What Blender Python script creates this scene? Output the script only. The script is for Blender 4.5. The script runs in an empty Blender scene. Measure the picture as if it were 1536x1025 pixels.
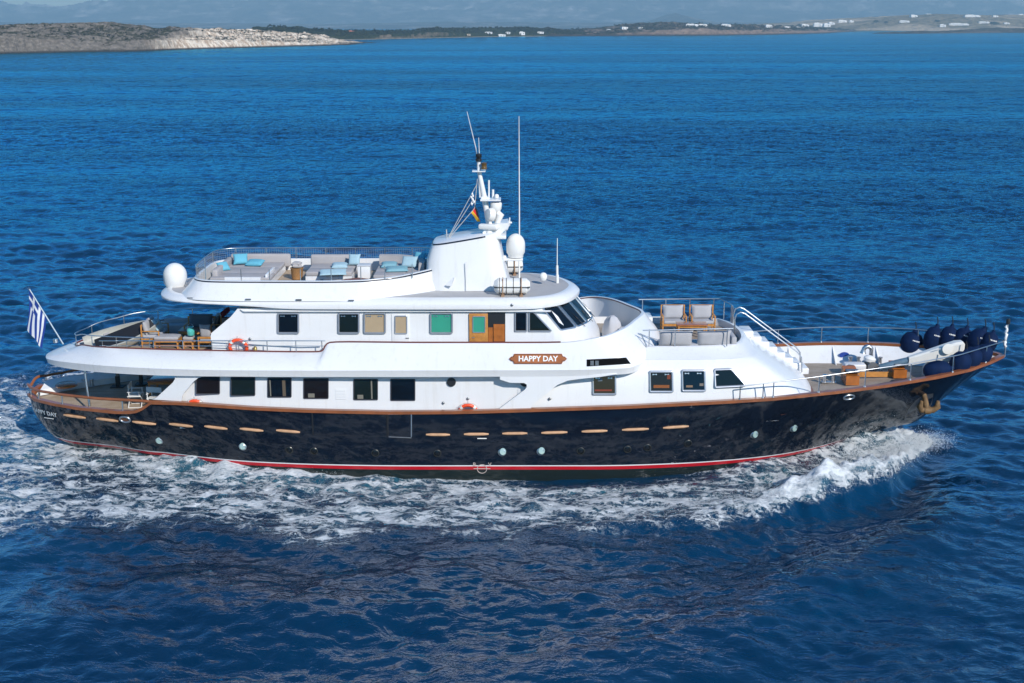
import bpy, bmesh, math, random
import numpy as np
from mathutils import Vector, Matrix, geometry
R = math.radians
random.seed(7); rng = np.random.default_rng(7)
SC = bpy.context.scene
COL = SC.collection

# ------------------------------------------------------------------ camera
FPX, PITCH, CD, CH = 1850.0, math.atan(474/1850.0), 45.13, 15.64
cam = bpy.data.cameras.new('camera'); camo = bpy.data.objects.new('camera', cam); COL.objects.link(camo)
cam.sensor_width = 36; cam.lens = 36*FPX/1536; cam.clip_start = 0.5; cam.clip_end = 60000
camo.location = (0, -CD, CH); camo.rotation_euler = (math.pi/2-PITCH, 0, 0)
SC.camera = camo

# ------------------------------------------------------------------ light
SUN_EL, SUN_AZ = R(33), R(-58)         # azimuth from +X, negative is towards the camera side
sd = Vector((math.cos(SUN_EL)*math.cos(SUN_AZ), math.cos(SUN_EL)*math.sin(SUN_AZ), math.sin(SUN_EL)))
sun = bpy.data.lights.new('sun', 'SUN'); sun.energy = 5.0; sun.angle = R(0.5); sun.color = (1, .95, .88)
suno = bpy.data.objects.new('sun', sun); COL.objects.link(suno)
suno.rotation_euler = sd.to_track_quat('Z', 'Y').to_euler(); suno.location = (20, -20, 60)
W = bpy.data.worlds.new('World'); SC.world = W; W.use_nodes = True
wn = W.node_tree.nodes; wl = W.node_tree.links
sky = wn.new('ShaderNodeTexSky'); sky.sky_type = 'NISHITA'; sky.sun_disc = False
sky.sun_elevation = SUN_EL; sky.sun_rotation = math.pi/2-SUN_AZ
sky.air_density = 1.0; sky.dust_density = .15; sky.ozone_density = 4.0
hs = wn.new('ShaderNodeHueSaturation'); hs.inputs['Saturation'].default_value = 1.7; hs.inputs['Value'].default_value = 1.15
wl.new(sky.outputs[0], hs.inputs['Color']); wl.new(hs.outputs[0], wn['Background'].inputs[0]); wn['Background'].inputs[1].default_value = 0.11
SC.view_settings.view_transform = 'Standard'; SC.view_settings.look = 'None'
SC.view_settings.exposure = 0.18; SC.view_settings.gamma = 1
SC.render.engine = 'CYCLES'
cy = SC.cycles
cy.use_denoising = True; cy.max_bounces = 7; cy.diffuse_bounces = 3; cy.glossy_bounces = 4
cy.transmission_bounces = 3; cy.volume_bounces = 0; cy.transparent_max_bounces = 6
cy.caustics_reflective = False; cy.caustics_refractive = False; cy.sample_clamp_indirect = 6

# ------------------------------------------------------------------ measuring helpers (pixel of the 1536 photo -> metres)
cp, sp = math.cos(PITCH), math.sin(PITCH)
def S(px, py, Y):
    t = math.tan(PITCH + math.atan((py-512)/FPX))
    Z = CH-(Y+CD)*t
    fwd = (Y+CD)*cp+(CH-Z)*sp
    return ((px-768)*fwd/FPX, Z)
def SZ(px, py, Z):
    t = math.tan(PITCH + math.atan((py-512)/FPX))
    D = (CH-Z)/t; fwd = D*cp+(CH-Z)*sp
    return ((px-768)*fwd/FPX, D-CD)
def proj(X, Y, Z):
    fwd = (Y+CD)*cp+(CH-Z)*sp; dn = (CH-Z)*cp-(Y+CD)*sp
    return (768+FPX*X/fwd, 512+FPX*dn/fwd)
def V3(px, py, Y):
    x, z = S(px, py, Y); return Vector((x, Y, z))
def zfit(curve, X, Y):
    c = sorted(curve); xs = [a for a, b in c]; ys = [b for a, b in c]; Z = 3.0
    for _ in range(12):
        px, _q = proj(X, Y, Z); Z = S(px, np.interp(px, xs, ys), Y)[1]
    return Z
def pchip(ys, k, closed=False):
    """monotone interpolation of a list of values, k steps between them"""
    y = np.array(ys, float)
    n = len(y)
    if closed: d = np.roll(y, -1)-y; dl = np.roll(d, 1)
    else:
        d = np.diff(y); d = np.append(d, d[-1]); dl = np.insert(d[:-1], 0, d[0])
    m = np.where(d*dl > 0, 2*d*dl/np.where(np.abs(d+dl) < 1e-12, 1, d+dl), 0)
    out = []
    for i in range(n if closed else n-1):
        j = (i+1) % n
        for s in range(k):
            t = s/k
            out.append((2*t**3-3*t*t+1)*y[i]+(t**3-2*t*t+t)*m[i]+(3*t*t-2*t**3)*y[j]+(t**3-t*t)*m[j])
    if not closed: out.append(y[-1])
    return out
def fcurve(pts):
    xs = [p[0] for p in pts]; ys = [p[1] for p in pts]
    xs2 = []; 
    for i in range(len(xs)-1): xs2 += list(np.linspace(xs[i], xs[i+1], 9)[:-1])
    xs2.append(xs[-1])
    # slopes with real spacing
    x = np.array(xs, float); y = np.array(ys, float); h = np.diff(x); dd = np.diff(y)/h
    m = np.zeros(len(x)); m[0] = dd[0]; m[-1] = dd[-1]
    for i in range(1, len(x)-1):
        if dd[i-1]*dd[i] > 0:
            w1 = 2*h[i]+h[i-1]; w2 = h[i]+2*h[i-1]; m[i] = (w1+w2)/(w1/dd[i-1]+w2/dd[i])
    def f(v):
        i = int(np.clip(np.searchsorted(x, v)-1, 0, len(x)-2)); t = min(1, max(0, (v-x[i])/h[i]))
        return (2*t**3-3*t*t+1)*y[i]+(t**3-2*t*t+t)*h[i]*m[i]+(3*t*t-2*t**3)*y[i+1]+(t**3-t*t)*h[i]*m[i+1]
    return f

# ------------------------------------------------------------------ materials
MATS = {}
def nodes_of(m): return m.node_tree.nodes, m.node_tree.links
def mat(name, col, rough=.5, metal=0., coat=0., var=0., vscale=3., bump=0., bscale=20., ior=None, spec=None, trans=0.):
    m = bpy.data.materials.new(name); m.use_nodes = True; n, l = nodes_of(m); b = n['Principled BSDF']
    b.inputs['Base Color'].default_value = (*col, 1); b.inputs['Roughness'].default_value = rough
    b.inputs['Metallic'].default_value = metal; b.inputs['Coat Weight'].default_value = coat
    b.inputs['Coat Roughness'].default_value = .05
    if ior: b.inputs['IOR'].default_value = ior
    if spec is not None: b.inputs['Specular IOR Level'].default_value = spec
    if trans: b.inputs['Transmission Weight'].default_value = trans
    tc = n.new('ShaderNodeTexCoord')
    if var:
        t = n.new('ShaderNodeTexNoise'); t.inputs['Scale'].default_value = vscale; t.inputs['Detail'].default_value = 6
        l.new(tc.outputs['Object'], t.inputs['Vector'])
        mx = n.new('ShaderNodeMix'); mx.data_type = 'RGBA'; mx.blend_type = 'MULTIPLY'
        mr = n.new('ShaderNodeMapRange'); mr.inputs[1].default_value = .3; mr.inputs[2].default_value = .7
        mr.inputs[3].default_value = 1-var; mr.inputs[4].default_value = 1.0
        l.new(t.outputs[0], mr.inputs[0]); mx.inputs[0].default_value = 1
        mx.inputs[6].default_value = (*col, 1)
        l.new(mr.outputs[0], mx.inputs[7]); l.new(mx.outputs[2], b.inputs['Base Color'])
    if bump:
        t2 = n.new('ShaderNodeTexNoise'); t2.inputs['Scale'].default_value = bscale; t2.inputs['Detail'].default_value = 4
        l.new(tc.outputs['Object'], t2.inputs['Vector'])
        bp = n.new('ShaderNodeBump'); bp.inputs['Strength'].default_value = bump; bp.inputs['Distance'].default_value = .02
        l.new(t2.outputs[0], bp.inputs['Height']); l.new(bp.outputs[0], b.inputs['Normal'])
    MATS[name] = m
    return m
def paint_white():
    m = mat('white_gelcoat', (.76, .77, .78), .28, coat=.25, var=.05, vscale=.7)
    n, l = nodes_of(m); b = n['Principled BSDF']
    tc = n.new('ShaderNodeTexCoord'); mp = n.new('ShaderNodeMapping'); mp.inputs['Scale'].default_value = (.9, .9, .8)
    t = n.new('ShaderNodeTexNoise'); t.inputs['Scale'].default_value = 1; t.inputs['Detail'].default_value = 2
    l.new(tc.outputs['Object'], mp.inputs[0]); l.new(mp.outputs[0], t.inputs['Vector'])
    bp = n.new('ShaderNodeBump'); bp.inputs['Strength'].default_value = .3; bp.inputs['Distance'].default_value = .03
    l.new(t.outputs[0], bp.inputs['Height']); l.new(bp.outputs[0], b.inputs['Normal'])
    # faint water marks running down
    mp2 = n.new('ShaderNodeMapping'); mp2.inputs['Scale'].default_value = (7, 7, .5); l.new(tc.outputs['Object'], mp2.inputs[0])
    t2 = n.new('ShaderNodeTexNoise'); t2.inputs['Scale'].default_value = 1; t2.inputs['Detail'].default_value = 6; l.new(mp2.outputs[0], t2.inputs['Vector'])
    r2 = n.new('ShaderNodeMapRange'); r2.inputs[1].default_value = .55; r2.inputs[2].default_value = .8; r2.inputs[3].default_value = 0; r2.inputs[4].default_value = .5; l.new(t2.outputs[0], r2.inputs[0])
    mx = n.new('ShaderNodeMix'); mx.data_type = 'RGBA'; mx.inputs[7].default_value = (.60, .59, .56, 1); l.new(r2.outputs[0], mx.inputs[0])
    src = b.inputs['Base Color'].links[0].from_socket; l.new(src, mx.inputs[6]); l.new(mx.outputs[2], b.inputs['Base Color'])
    return m
WHITE = paint_white()
def hull_mat():
    m = mat('hull_paint', (.0045, .0075, .015), .06, coat=.15, spec=.45)
    n, l = nodes_of(m); b = n['Principled BSDF']
    tc = n.new('ShaderNodeTexCoord'); sx = n.new('ShaderNodeSeparateXYZ'); l.new(tc.outputs['Object'], sx.inputs[0])
    cr = n.new('ShaderNodeValToRGB'); cr.color_ramp.interpolation = 'CONSTANT'
    mr = n.new('ShaderNodeMapRange'); mr.inputs[1].default_value = -1; mr.inputs[2].default_value = 1; l.new(sx.outputs[2], mr.inputs[0])
    l.new(mr.outputs[0], cr.inputs[0])
    e = cr.color_ramp.elements
    e[0].position = 0; e[0].color = (.012, .018, .016, 1)
    e[1].position = .632; e[1].color = (.46, .010, .018, 1)
    for p, c in ((.697, (.75, .75, .75, 1)), (.715, (.0045, .0075, .015, 1))):
        q = e.new(p); q.color = c
    l.new(cr.outputs[0], b.inputs['Base Color'])
    # the plating is not quite fair: gentle ripples in the gloss
    mp = n.new('ShaderNodeMapping'); mp.inputs['Scale'].default_value = (.22, .5, 1.3)
    l.new(tc.outputs['Object'], mp.inputs[0])
    t = n.new('ShaderNodeTexNoise'); t.inputs['Scale'].default_value = 2.0; t.inputs['Detail'].default_value = 3
    l.new(mp.outputs[0], t.inputs['Vector'])
    bp = n.new('ShaderNodeBump'); bp.inputs['Strength'].default_value = .06; bp.inputs['Distance'].default_value = .03
    l.new(t.outputs[0], bp.inputs['Height']); l.new(bp.outputs[0], b.inputs['Normal'])
    # salt film
    t3 = n.new('ShaderNodeTexNoise'); t3.inputs['Scale'].default_value = 1.3; t3.inputs['Detail'].default_value = 8
    l.new(tc.outputs['Object'], t3.inputs['Vector'])
    m3 = n.new('ShaderNodeMapRange'); m3.inputs[1].default_value = .35; m3.inputs[2].default_value = .75
    m3.inputs[3].default_value = .04; m3.inputs[4].default_value = .07
    l.new(t3.outputs[0], m3.inputs[0]); l.new(m3.outputs[0], b.inputs['Roughness'])
    return m
HULL = hull_mat()
def plank_mat(name, c1, c2, pitch=.11, axis=1, rough=.6):
    m = bpy.data.materials.new(name); m.use_nodes = True; n, l = nodes_of(m); b = n['Principled BSDF']
    b.inputs['Roughness'].default_value = rough
    tc = n.new('ShaderNodeTexCoord'); sx = n.new('ShaderNodeSeparateXYZ'); l.new(tc.outputs['Object'], sx.inputs[0])
    d = n.new('ShaderNodeMath'); d.operation = 'DIVIDE'; d.inputs[1].default_value = pitch; l.new(sx.outputs[axis], d.inputs[0])
    fr = n.new('ShaderNodeMath'); fr.operation = 'FRACT'; l.new(d.outputs[0], fr.inputs[0])
    lt = n.new('ShaderNodeMath'); lt.operation = 'LESS_THAN'; lt.inputs[1].default_value = .1; l.new(fr.outputs[0], lt.inputs[0])
    fl = n.new('ShaderNodeMath'); fl.operation = 'FLOOR'; l.new(d.outputs[0], fl.inputs[0])
    wnz = n.new('ShaderNodeTexWhiteNoise'); wnz.noise_dimensions = '1D'; l.new(fl.outputs[0], wnz.inputs['W'])
    ns = n.new('ShaderNodeTexNoise'); ns.inputs['Scale'].default_value = 2.5; ns.inputs['Detail'].default_value = 8
    l.new(tc.outputs['Object'], ns.inputs['Vector'])
    ad = n.new('ShaderNodeMath'); ad.operation = 'MULTIPLY_ADD'; ad.inputs[1].default_value = .35
    l.new(wnz.outputs[0], ad.inputs[0]); l.new(ns.outputs[0], ad.inputs[2])
    mr = n.new('ShaderNodeMapRange'); mr.inputs[1].default_value = .35; mr.inputs[2].default_value = 1.0; l.new(ad.outputs[0], mr.inputs[0])
    mx = n.new('ShaderNodeMix'); mx.data_type = 'RGBA'; mx.inputs[6].default_value = (*c1, 1); mx.inputs[7].default_value = (*c2, 1)
    l.new(mr.outputs[0], mx.inputs[0])
    m2 = n.new('ShaderNodeMix'); m2.data_type = 'RGBA'; m2.inputs[7].default_value = (.03, .025, .02, 1)
    l.new(lt.outputs[0], m2.inputs[0]); l.new(mx.outputs[2], m2.inputs[6]); l.new(m2.outputs[2], b.inputs['Base Color'])
    MATS[name] = m; return m
TEAK = plank_mat('teak_deck', (.36, .26, .17), (.50, .40, .29))
TEAKG = plank_mat('weathered_teak', (.28, .23, .18), (.40, .34, .28))
VARN = mat('varnished_wood', (.45, .145, .028), .22, coat=.6, var=.35, vscale=4)
RAILW = mat('cap_rail_wood', (.30, .10, .035), .3, coat=.4, var=.3, vscale=3)
RUBW = mat('rubbing_wood', (.62, .36, .20), .5, var=.25, vscale=6)
FURN = mat('furniture_wood', (.56, .25, .06), .42, var=.3, vscale=9)
DARKW = mat('table_wood', (.27, .10, .045), .35, var=.3, vscale=5)
STEEL = mat('stainless_steel', (.60, .62, .64), .36, metal=1., var=.1)
GALV = mat('dull_metal', (.30, .31, .32), .42, metal=.7, var=.3)
GLASS = mat('dark_glass', (.004, .006, .009), .03, spec=.45, coat=.1)
GLASSG = mat('green_glass', (.01, .05, .04), .03, spec=.7, coat=.5)
FRAME = mat('window_frame_metal', (.42, .45, .50), .3, metal=.55, var=.1)
GREY = mat('grey_nonskid', (.44, .43, .43), .75, var=.12, vscale=2, bump=.3, bscale=60)
CUSH = mat('grey_canvas', (.40, .40, .42), .85, var=.12, vscale=3, bump=.4, bscale=9)
CUSHT = mat('taupe_canvas', (.40, .38, .38), .85, var=.12, vscale=3, bump=.4, bscale=9)
AQUA = mat('aqua_cloth', (.12, .42, .54), .8, var=.12, bump=.4, bscale=8)
PALEB = mat('pale_blue_cloth', (.34, .50, .57), .8, var=.12, bump=.4, bscale=8)
BLIND_T = mat('tan_blind', (.42, .32, .20), .5, coat=.7, var=.08)
BLIND_G = mat('green_blind', (.03, .30, .20), .5, coat=.7, var=.08)
NAVY = mat('navy_cover', (.0025, .016, .065), .8, spec=.15, var=.35, vscale=4, bump=.6, bscale=5)
BLACK = mat('black_rubber', (.012, .012, .014), .45)
NAVYP = mat('navy_line_paint', (.008, .012, .03), .3, coat=.4)
ORANGE = mat('orange_plastic', (.85, .09, .025), .4, var=.1)
REFL = mat('reflective_tape', (.75, .75, .72), .4)
REDC = mat('red_cloth', (.42, .01, .04), .8, var=.2)
WHITEP = mat('white_plastic', (.78, .78, .76), .35, var=.05)
CREAM = mat('cream_plastic', (.76, .75, .70), .35, var=.08)
WICK = mat('wicker', (.50, .26, .10), .7, var=.45, vscale=40, bump=.8, bscale=60)
BRASS = mat('brass', (.60, .42, .15), .3, metal=.8, var=.2)
RUST = mat('muddy_anchor_metal', (.25, .145, .06), .7, var=.6, vscale=5, bump=.6, bscale=15)
PLATE = mat('anchor_plate_metal', (.16, .17, .18), .35, metal=.5, var=.3)
TEXTW = mat('white_lettering', (.80, .80, .78), .4)
ROPE = mat('rope_fibre', (.45, .45, .44), .9)
YEL = mat('yellow_cloth', (.80, .45, .03), .8)
REDF = mat('red_flag_cloth', (.65, .02, .02), .8)
FLAGB = mat('blue_flag_cloth', (.010, .05, .30), .75, var=.1)
FLAGW = mat('white_flag_cloth', (.80, .81, .83), .75, var=.05)
BEIGE = mat('dinghy_grp', (.42, .42, .38), .45, var=.15, vscale=4)
CLEARG = mat('porthole_glass', (.30, .42, .40), .08, coat=.8, spec=.8)
REDPLA = mat('red_motor_cowl', (.45, .03, .02), .3, coat=.5)
BLUEC = mat('blue_cloth', (.02, .10, .35), .7)
HATCH = mat('pale_hatch', (.62, .63, .64), .4, var=.05)

# ------------------------------------------------------------------ mesh helpers
def finish(bm, name, material, parent=None, smooth=35, label=None):
    bmesh.ops.remove_doubles(bm, verts=bm.verts[:], dist=1e-5)
    bmesh.ops.recalc_face_normals(bm, faces=bm.faces[:])
    me = bpy.data.meshes.new(name); bm.to_mesh(me); bm.free()
    for m in (material if isinstance(material, (list, tuple)) else [material]): me.materials.append(m)
    if smooth:
        me.polygons.foreach_set('use_smooth', [True]*len(me.polygons)); me.set_sharp_from_angle(angle=R(smooth))
    o = bpy.data.objects.new(name, me); COL.objects.link(o)
    if parent is not None: o.parent = parent
    if label: o['label'] = label
    return o
def box(bm, c, s, rot=None, mi=0, bev=0):
    t = bmesh.new(); bmesh.ops.create_cube(t, size=1)
    for v in t.verts: v.co = Vector((v.co.x*s[0], v.co.y*s[1], v.co.z*s[2]))
    if bev: bmesh.ops.bevel(t, geom=t.edges[:], offset=bev, segments=3, affect='EDGES', profile=.5)
    M = Matrix.Translation(c) @ (rot.to_4x4() if rot else Matrix())
    t.transform(M); join(bm, t, mi)
def join(bm, t, mi=0):
    mp = {}
    for v in t.verts: mp[v] = bm.verts.new(v.co)
    for f in t.faces:
        try: g = bm.faces.new([mp[v] for v in f.verts]); g.material_index = mi
        except ValueError: pass
    t.free()
def tube(bm, pts, r, seg=8, mi=0, closed=False):
    pts = [Vector(p) for p in pts]; rs = r if isinstance(r, (list, tuple)) else [r]*len(pts)
    rings = []; prev = None
    for i, p in enumerate(pts):
        if closed: d = pts[(i+1) % len(pts)]-pts[i-1]
        else: d = pts[min(i+1, len(pts)-1)]-pts[max(i-1, 0)]
        if d.length < 1e-9: d = Vector((0, 0, 1))
        d.normalize()
        if prev is None: u = d.orthogonal().normalized()
        else:
            u = prev-d*prev.dot(d)
            u = u.normalized() if u.length > 1e-6 else d.orthogonal().normalized()
        prev = u; w = d.cross(u)
        rings.append([bm.verts.new(p+(u*math.cos(a)+w*math.sin(a))*rs[i]) for a in [2*math.pi*k/seg for k in range(seg)]])
    n = len(rings)
    for i in range(n if closed else n-1):
        a, b = rings[i], rings[(i+1) % n]
        for k in range(seg):
            f = bm.faces.new([a[k], a[(k+1) % seg], b[(k+1) % seg], b[k]]); f.material_index = mi
    if not closed:
        for rr in (rings[0], rings[-1]):
            f = bm.faces.new(rr); f.material_index = mi
def lathe(bm, prof, origin=(0, 0, 0), axis=(0, 0, 1), seg=24, mi=0, squash=None):
    ax = Vector(axis).normalized(); u = ax.orthogonal().normalized(); w = ax.cross(u); o = Vector(origin)
    rings = []
    for r, h in prof:
        if r < 1e-5: rings.append([bm.verts.new(o+ax*h)]); continue
        rings.append([bm.verts.new(o+ax*h+(u*math.cos(2*math.pi*k/seg)+w*math.sin(2*math.pi*k/seg))*r) for k in range(seg)])
    for a, b in zip(rings, rings[1:]):
        for k in range(seg):
            q = [a[k % len(a)], a[(k+1) % len(a)], b[(k+1) % len(b)], b[k % len(b)]]
            q2 = []
            for v in q:
                if v not in q2: q2.append(v)
            if len(q2) > 2:
                f = bm.faces.new(q2); f.material_index = mi
    for e in (rings[0], rings[-1]):
        if len(e) > 2:
            f = bm.faces.new(e); f.material_index = mi
def loft(bm, rings, closed=True, mi=0):
    vs = [[bm.verts.new(p) for p in r] for r in rings]
    for a, b in zip(vs, vs[1:]):
        n = len(a)
        for k in range(n if closed else n-1):
            try: f = bm.faces.new([a[k], a[(k+1) % n], b[(k+1) % n], b[k]]); f.material_index = mi
            except ValueError: pass
    return vs
def prism(bm, poly, d, mi=0):
    """solid from a planar polygon (3D points) pushed along vector d"""
    d = Vector(d); a = [Vector(p) for p in poly]; n = len(a)
    va = [bm.verts.new(p) for p in a]; vb = [bm.verts.new(p+d) for p in a]
    tris = geometry.tessellate_polygon([a])
    for t in tris:
        f = bm.faces.new([va[i] for i in t]); f.material_index = mi
        f = bm.faces.new([vb[i] for i in reversed(t)]); f.material_index = mi
    for k in range(n):
        f = bm.faces.new([va[k], va[(k+1) % n], vb[(k+1) % n], vb[k]]); f.material_index = mi
def rounded(poly, r, seg=5):
    out = []; n = len(poly)
    for i in range(n):
        p = Vector(poly[i]); a = Vector(poly[i-1])-p; b = Vector(poly[(i+1) % n])-p
        ra = min(r, a.length*.45, b.length*.45); A = p+a.normalized()*ra; B = p+b.normalized()*ra
        for k in range(seg+1):
            t = k/seg; out.append((1-t)**2*A+2*t*(1-t)*p+t*t*B)
    return out
def bend(bm, step, yf):
    """cut a flat X-Z panel every `step` metres and lay it on Y = yf(X) (adds to the Y it has)"""
    xs = [v.co.x for v in bm.verts]; x = math.floor(min(xs)/step)*step+step
    while x < max(xs):
        bmesh.ops.bisect_plane(bm, geom=bm.verts[:]+bm.edges[:]+bm.faces[:], plane_co=(x, 0, 0), plane_no=(1, 0, 0)); x += step
    for v in bm.verts: v.co.y += yf(v.co.x)
# half outline [(X, b, Z)...] from aft tip (b=0) to fore tip (b=0) -> closed smooth ring
def ring(half, k=5):
    full = [(x, -b, z) for x, b, z in half]+[(x, b, z) for x, b, z in half[::-1] if b > 1e-6]
    X = pchip([p[0] for p in full], k, True); Y = pchip([p[1] for p in full], k, True); Z = pchip([p[2] for p in full], k, True)
    return [Vector(p) for p in zip(X, Y, Z)]
def inset(rg, d, z=None):
    out = []; n = len(rg)
    for i, p in enumerate(rg):
        t = rg[(i+1) % n]-rg[i-1]; nn = Vector((-t.y, t.x, 0))
        if nn.length < 1e-9: nn = Vector((0, 1, 0))
        nn.normalize(); q = p+nn*d
        if p.y < 0: q.y = min(q.y, -.0)
        elif p.y > 0: q.y = max(q.y, .0)
        if z is not None: q.z = z if not callable(z) else z(q.x)
        out.append(q)
    return out
def cap(bm, rg, mi=0):
    """cap a ring made by ring(): strips between mirrored points"""
    n = len(rg); vs = [bm.verts.new(p) for p in rg]
    a, b = 1, n-1
    prevA = vs[0]; prevB = vs[0]
    while a <= b:
        A, B = vs[a], vs[b]; q = []
        for v in (prevA, A, B, prevB):
            if v not in q: q.append(v)
        if len(q) > 2:
            try: f = bm.faces.new(q); f.material_index = mi
            except ValueError: pass
        prevA, prevB = A, B; a += 1; b -= 1
def thing(name, label, cat, loc=(0, 0, 0), rz=0, group=None, kind=None):
    o = bpy.data.objects.new(name, None); COL.objects.link(o); o.location = loc; o.rotation_euler = (0, 0, rz)
    o['label'] = label; o['category'] = cat
    if group: o['group'] = group
    if kind: o['kind'] = kind
    o.empty_display_size = .2
    return o
def tag(o, label, cat, group=None, kind=None):
    o['label'] = label; o['category'] = cat
    if group: o['group'] = group
    if kind: o['kind'] = kind
    return o
def copy_tree(o, parent=None):
    c = o.copy(); COL.objects.link(c); c.parent = parent
    for ch in list(o.children): copy_tree(ch, c)
    return c
def text_mesh(bm, txt, height, M, mi=0, xs=1.0, bold=0.0, thick=.006, fmap=None, spacing=1.0):
    cu = bpy.data.curves.new('t', 'FONT'); cu.body = txt; cu.size = 1; cu.align_x = 'CENTER'; cu.align_y = 'CENTER'
    cu.offset = bold; cu.space_character = spacing
    cu.resolution_u = 3
    ob = bpy.data.objects.new('t', cu); COL.objects.link(ob)
    dg = bpy.context.evaluated_depsgraph_get(); me = bpy.data.meshes.new_from_object(ob.evaluated_get(dg))
    bpy.data.objects.remove(ob); bpy.data.curves.remove(cu)
    t = bmesh.new(); t.from_mesh(me); bpy.data.meshes.remove(me)
    s = height/.7
    for v in t.verts: v.co = Vector((v.co.x*s*xs, v.co.y*s, 0))
    r = bmesh.ops.extrude_face_region(t, geom=t.faces[:])
    for e in r['geom']:
        if isinstance(e, bmesh.types.BMVert): e.co.z += thick
    if fmap:
        for v in t.verts: v.co = fmap(v.co)
    else: t.transform(M)
    join(bm, t, mi)

# ================================================================== YACHT
yacht = thing('motor_yacht', 'long white motor yacht with a dark navy hull under way across the sea', 'yacht')
GUN = [(38, 586), (39, 588), (53, 599), (82, 606), (117, 612), (176, 618), (202, 618), (216, 612), (227, 603.5), (270, 604.5), (383, 612.5), (463, 616),
       (585, 618.7), (689, 618), (796, 615), (943, 610), (1089, 602.5), (1160, 598), (1258, 587.5), (1331, 578), (1405, 565.5),
       (1454, 554.5), (1485, 543), (1502, 535), (1507, 533)]
HB = [(-18.38, 0), (-18.3, .38), (-18.05, .78), (-17.6, 1.2), (-17, 1.6), (-16, 2.1), (-14.5, 2.65), (-12.9, 3.08), (-12.6, 3.14), (-12.3, 3.2), (-10, 3.52), (-7, 3.7),
      (-3, 3.75), (4, 3.75), (8, 3.68), (10.5, 3.5), (12.5, 3.2), (14.5, 2.65), (16, 2.02), (17.3, 1.2), (18.1, .55), (18.45, .22), (18.6, 0)]
hb = fcurve(HB)
def zg(x):
    return zfit(GUN, x, -hb(x))
stem = [S(px, py, 0) for px, py in ((1506, 536), (1468, 559), (1437, 581), (1405, 606), (1390, 621), (1372, 633), (1340, 640), (1290, 652))]
sternp = [S(px, py, 0) for px, py in ((40, 590), (50, 614), (66, 637), (83, 654), (100, 663), (125, 672))]
prof = [(x, z) for x, z in sternp]+[(-15.0, -.25), (-13, -.9), (-9, -1.7), (-4, -2), (5, -2), (9, -1.5), (11, -.75)]+[(x, z) for x, z in stem[::-1]]
prof = sorted(prof)
zkf = fcurve([(x, z) for x, z in prof])
nf = fcurve([(-18.4, .6), (-16, .5), (-13, .38), (-9, .16), (-4, .07), (3, .07), (6, .16), (10, .45), (13, .75), (18.6, .95)])
def hullY(x, z):
    x = min(18.55, max(-18.35, x)); g = zg(x); k = zkf(x)
    s = (z-k)/max(.01, g-k)
    if s <= 0: return 0.
    return hb(x)*min(1.15, s)**nf(x)
def onhull(px, py, off=0.0):
    Y = -3.
    for _ in range(25):
        X, Z = S(px, py, Y); Y = .5*Y-.5*(hullY(X, Z)+off)
    X, Z = S(px, py, Y); return Vector((X, Y, Z))
hx = pchip([p[0] for p in HB], 7)
hx = sorted(set([round(v, 4) for v in hx]))
def hull_rows(x, off=0., N=22):
    g = zg(x); k = zkf(x); b = hb(x); out = []
    if b < 1e-4: return [Vector((x, 0, g))]*(N+1)
    k = min(k, g-.02)
    for i in range(N+1):
        s = 1-(i/N)**1.15
        out.append(Vector((x, b*s**nf(x), k+(g-k)*s)))
    return out
bm = bmesh.new()
near = [hull_rows(x) for x in hx]
for sgn in (-1, 1):
    loft(bm, [[Vector((p.x, sgn*p.y, p.z)) for p in r] for r in near], closed=False)
finish(bm, 'hull', HULL, yacht, 50)
# cap rail (a wooden band following the gunwale), bulwark lining, decks
gz = {x: zg(x) for x in hx}
def gring(off=0., dz=0., x0=-99, x1=99):
    pts = [Vector((x, -hb(x), gz[x]+dz)) for x in hx]
    full = pts+[Vector((p.x, -p.y, p.z)) for p in pts[::-1]][1:-1]
    return inset(full, off) if off else full
bm = bmesh.new()
cr_ = [inset(gring(), o, None) for o in (-.07, -.07, .12, .12, -.07)]
for rr, dz in zip(cr_, (-.05, .06, .06, -.05, -.05)):
    for p in rr: p.z += dz
loft(bm, cr_)
finish(bm, 'cap_rail', RAILW, yacht, 30)
bm = bmesh.new()
dkf = fcurve([(-18.6, 1.88), (-16, 1.92), (-12.4, 1.94), (-11.2, 1.66), (-10, 1.65), (-5, 1.6), (5, 1.75), (9, 2.15), (12, 2.45), (15, 2.65), (18.6, 2.95)])
def hring(zf, off):
    pts = []
    for x in hx:
        z = zf(x); y = max(0, hullY(x, min(z, gz[x]-.01))-off) if abs(x) < 30 else 0
        pts.append(Vector((x, -y, z)))
    return pts+[Vector((p.x, -p.y, p.z)) for p in pts[::-1]][1:-1]
def fdz(f): return lambda x: max(f(x), zkf(x)+.12) if x > 16.5 or x < -17.3 else f(x)
loft(bm, [hring(lambda x: gz[x], .07), hring(lambda x: gz[x]*.5+fdz(dkf)(x)*.5, .08), hring(fdz(lambda x: dkf(x)), .09)])
LIN = finish(bm, 'bulwark_lining', WHITE, yacht, 40)
bm = bmesh.new(); cap(bm, hring(fdz(lambda x: dkf(x)+.02), .085))
finish(bm, 'main_deck', TEAKG, yacht, 40)
# margin: paler aft deck sheet
bm = bmesh.new()
aft = [v for v in hring(fdz(lambda x: dkf(x)+.03), .3) if v.x < -10.8]
nr = sorted([v for v in aft if v.y < -.001], key=lambda v: v.x); fr_ = sorted([v for v in aft if v.y > .001], key=lambda v: v.x)
m_ = min(len(nr), len(fr_)); loft(bm, [nr[:m_], [Vector((v.x, -v.y, v.z)) for v in nr[:m_]]], closed=False)
finish(bm, 'aft_deck', TEAK, yacht, 40)
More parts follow.
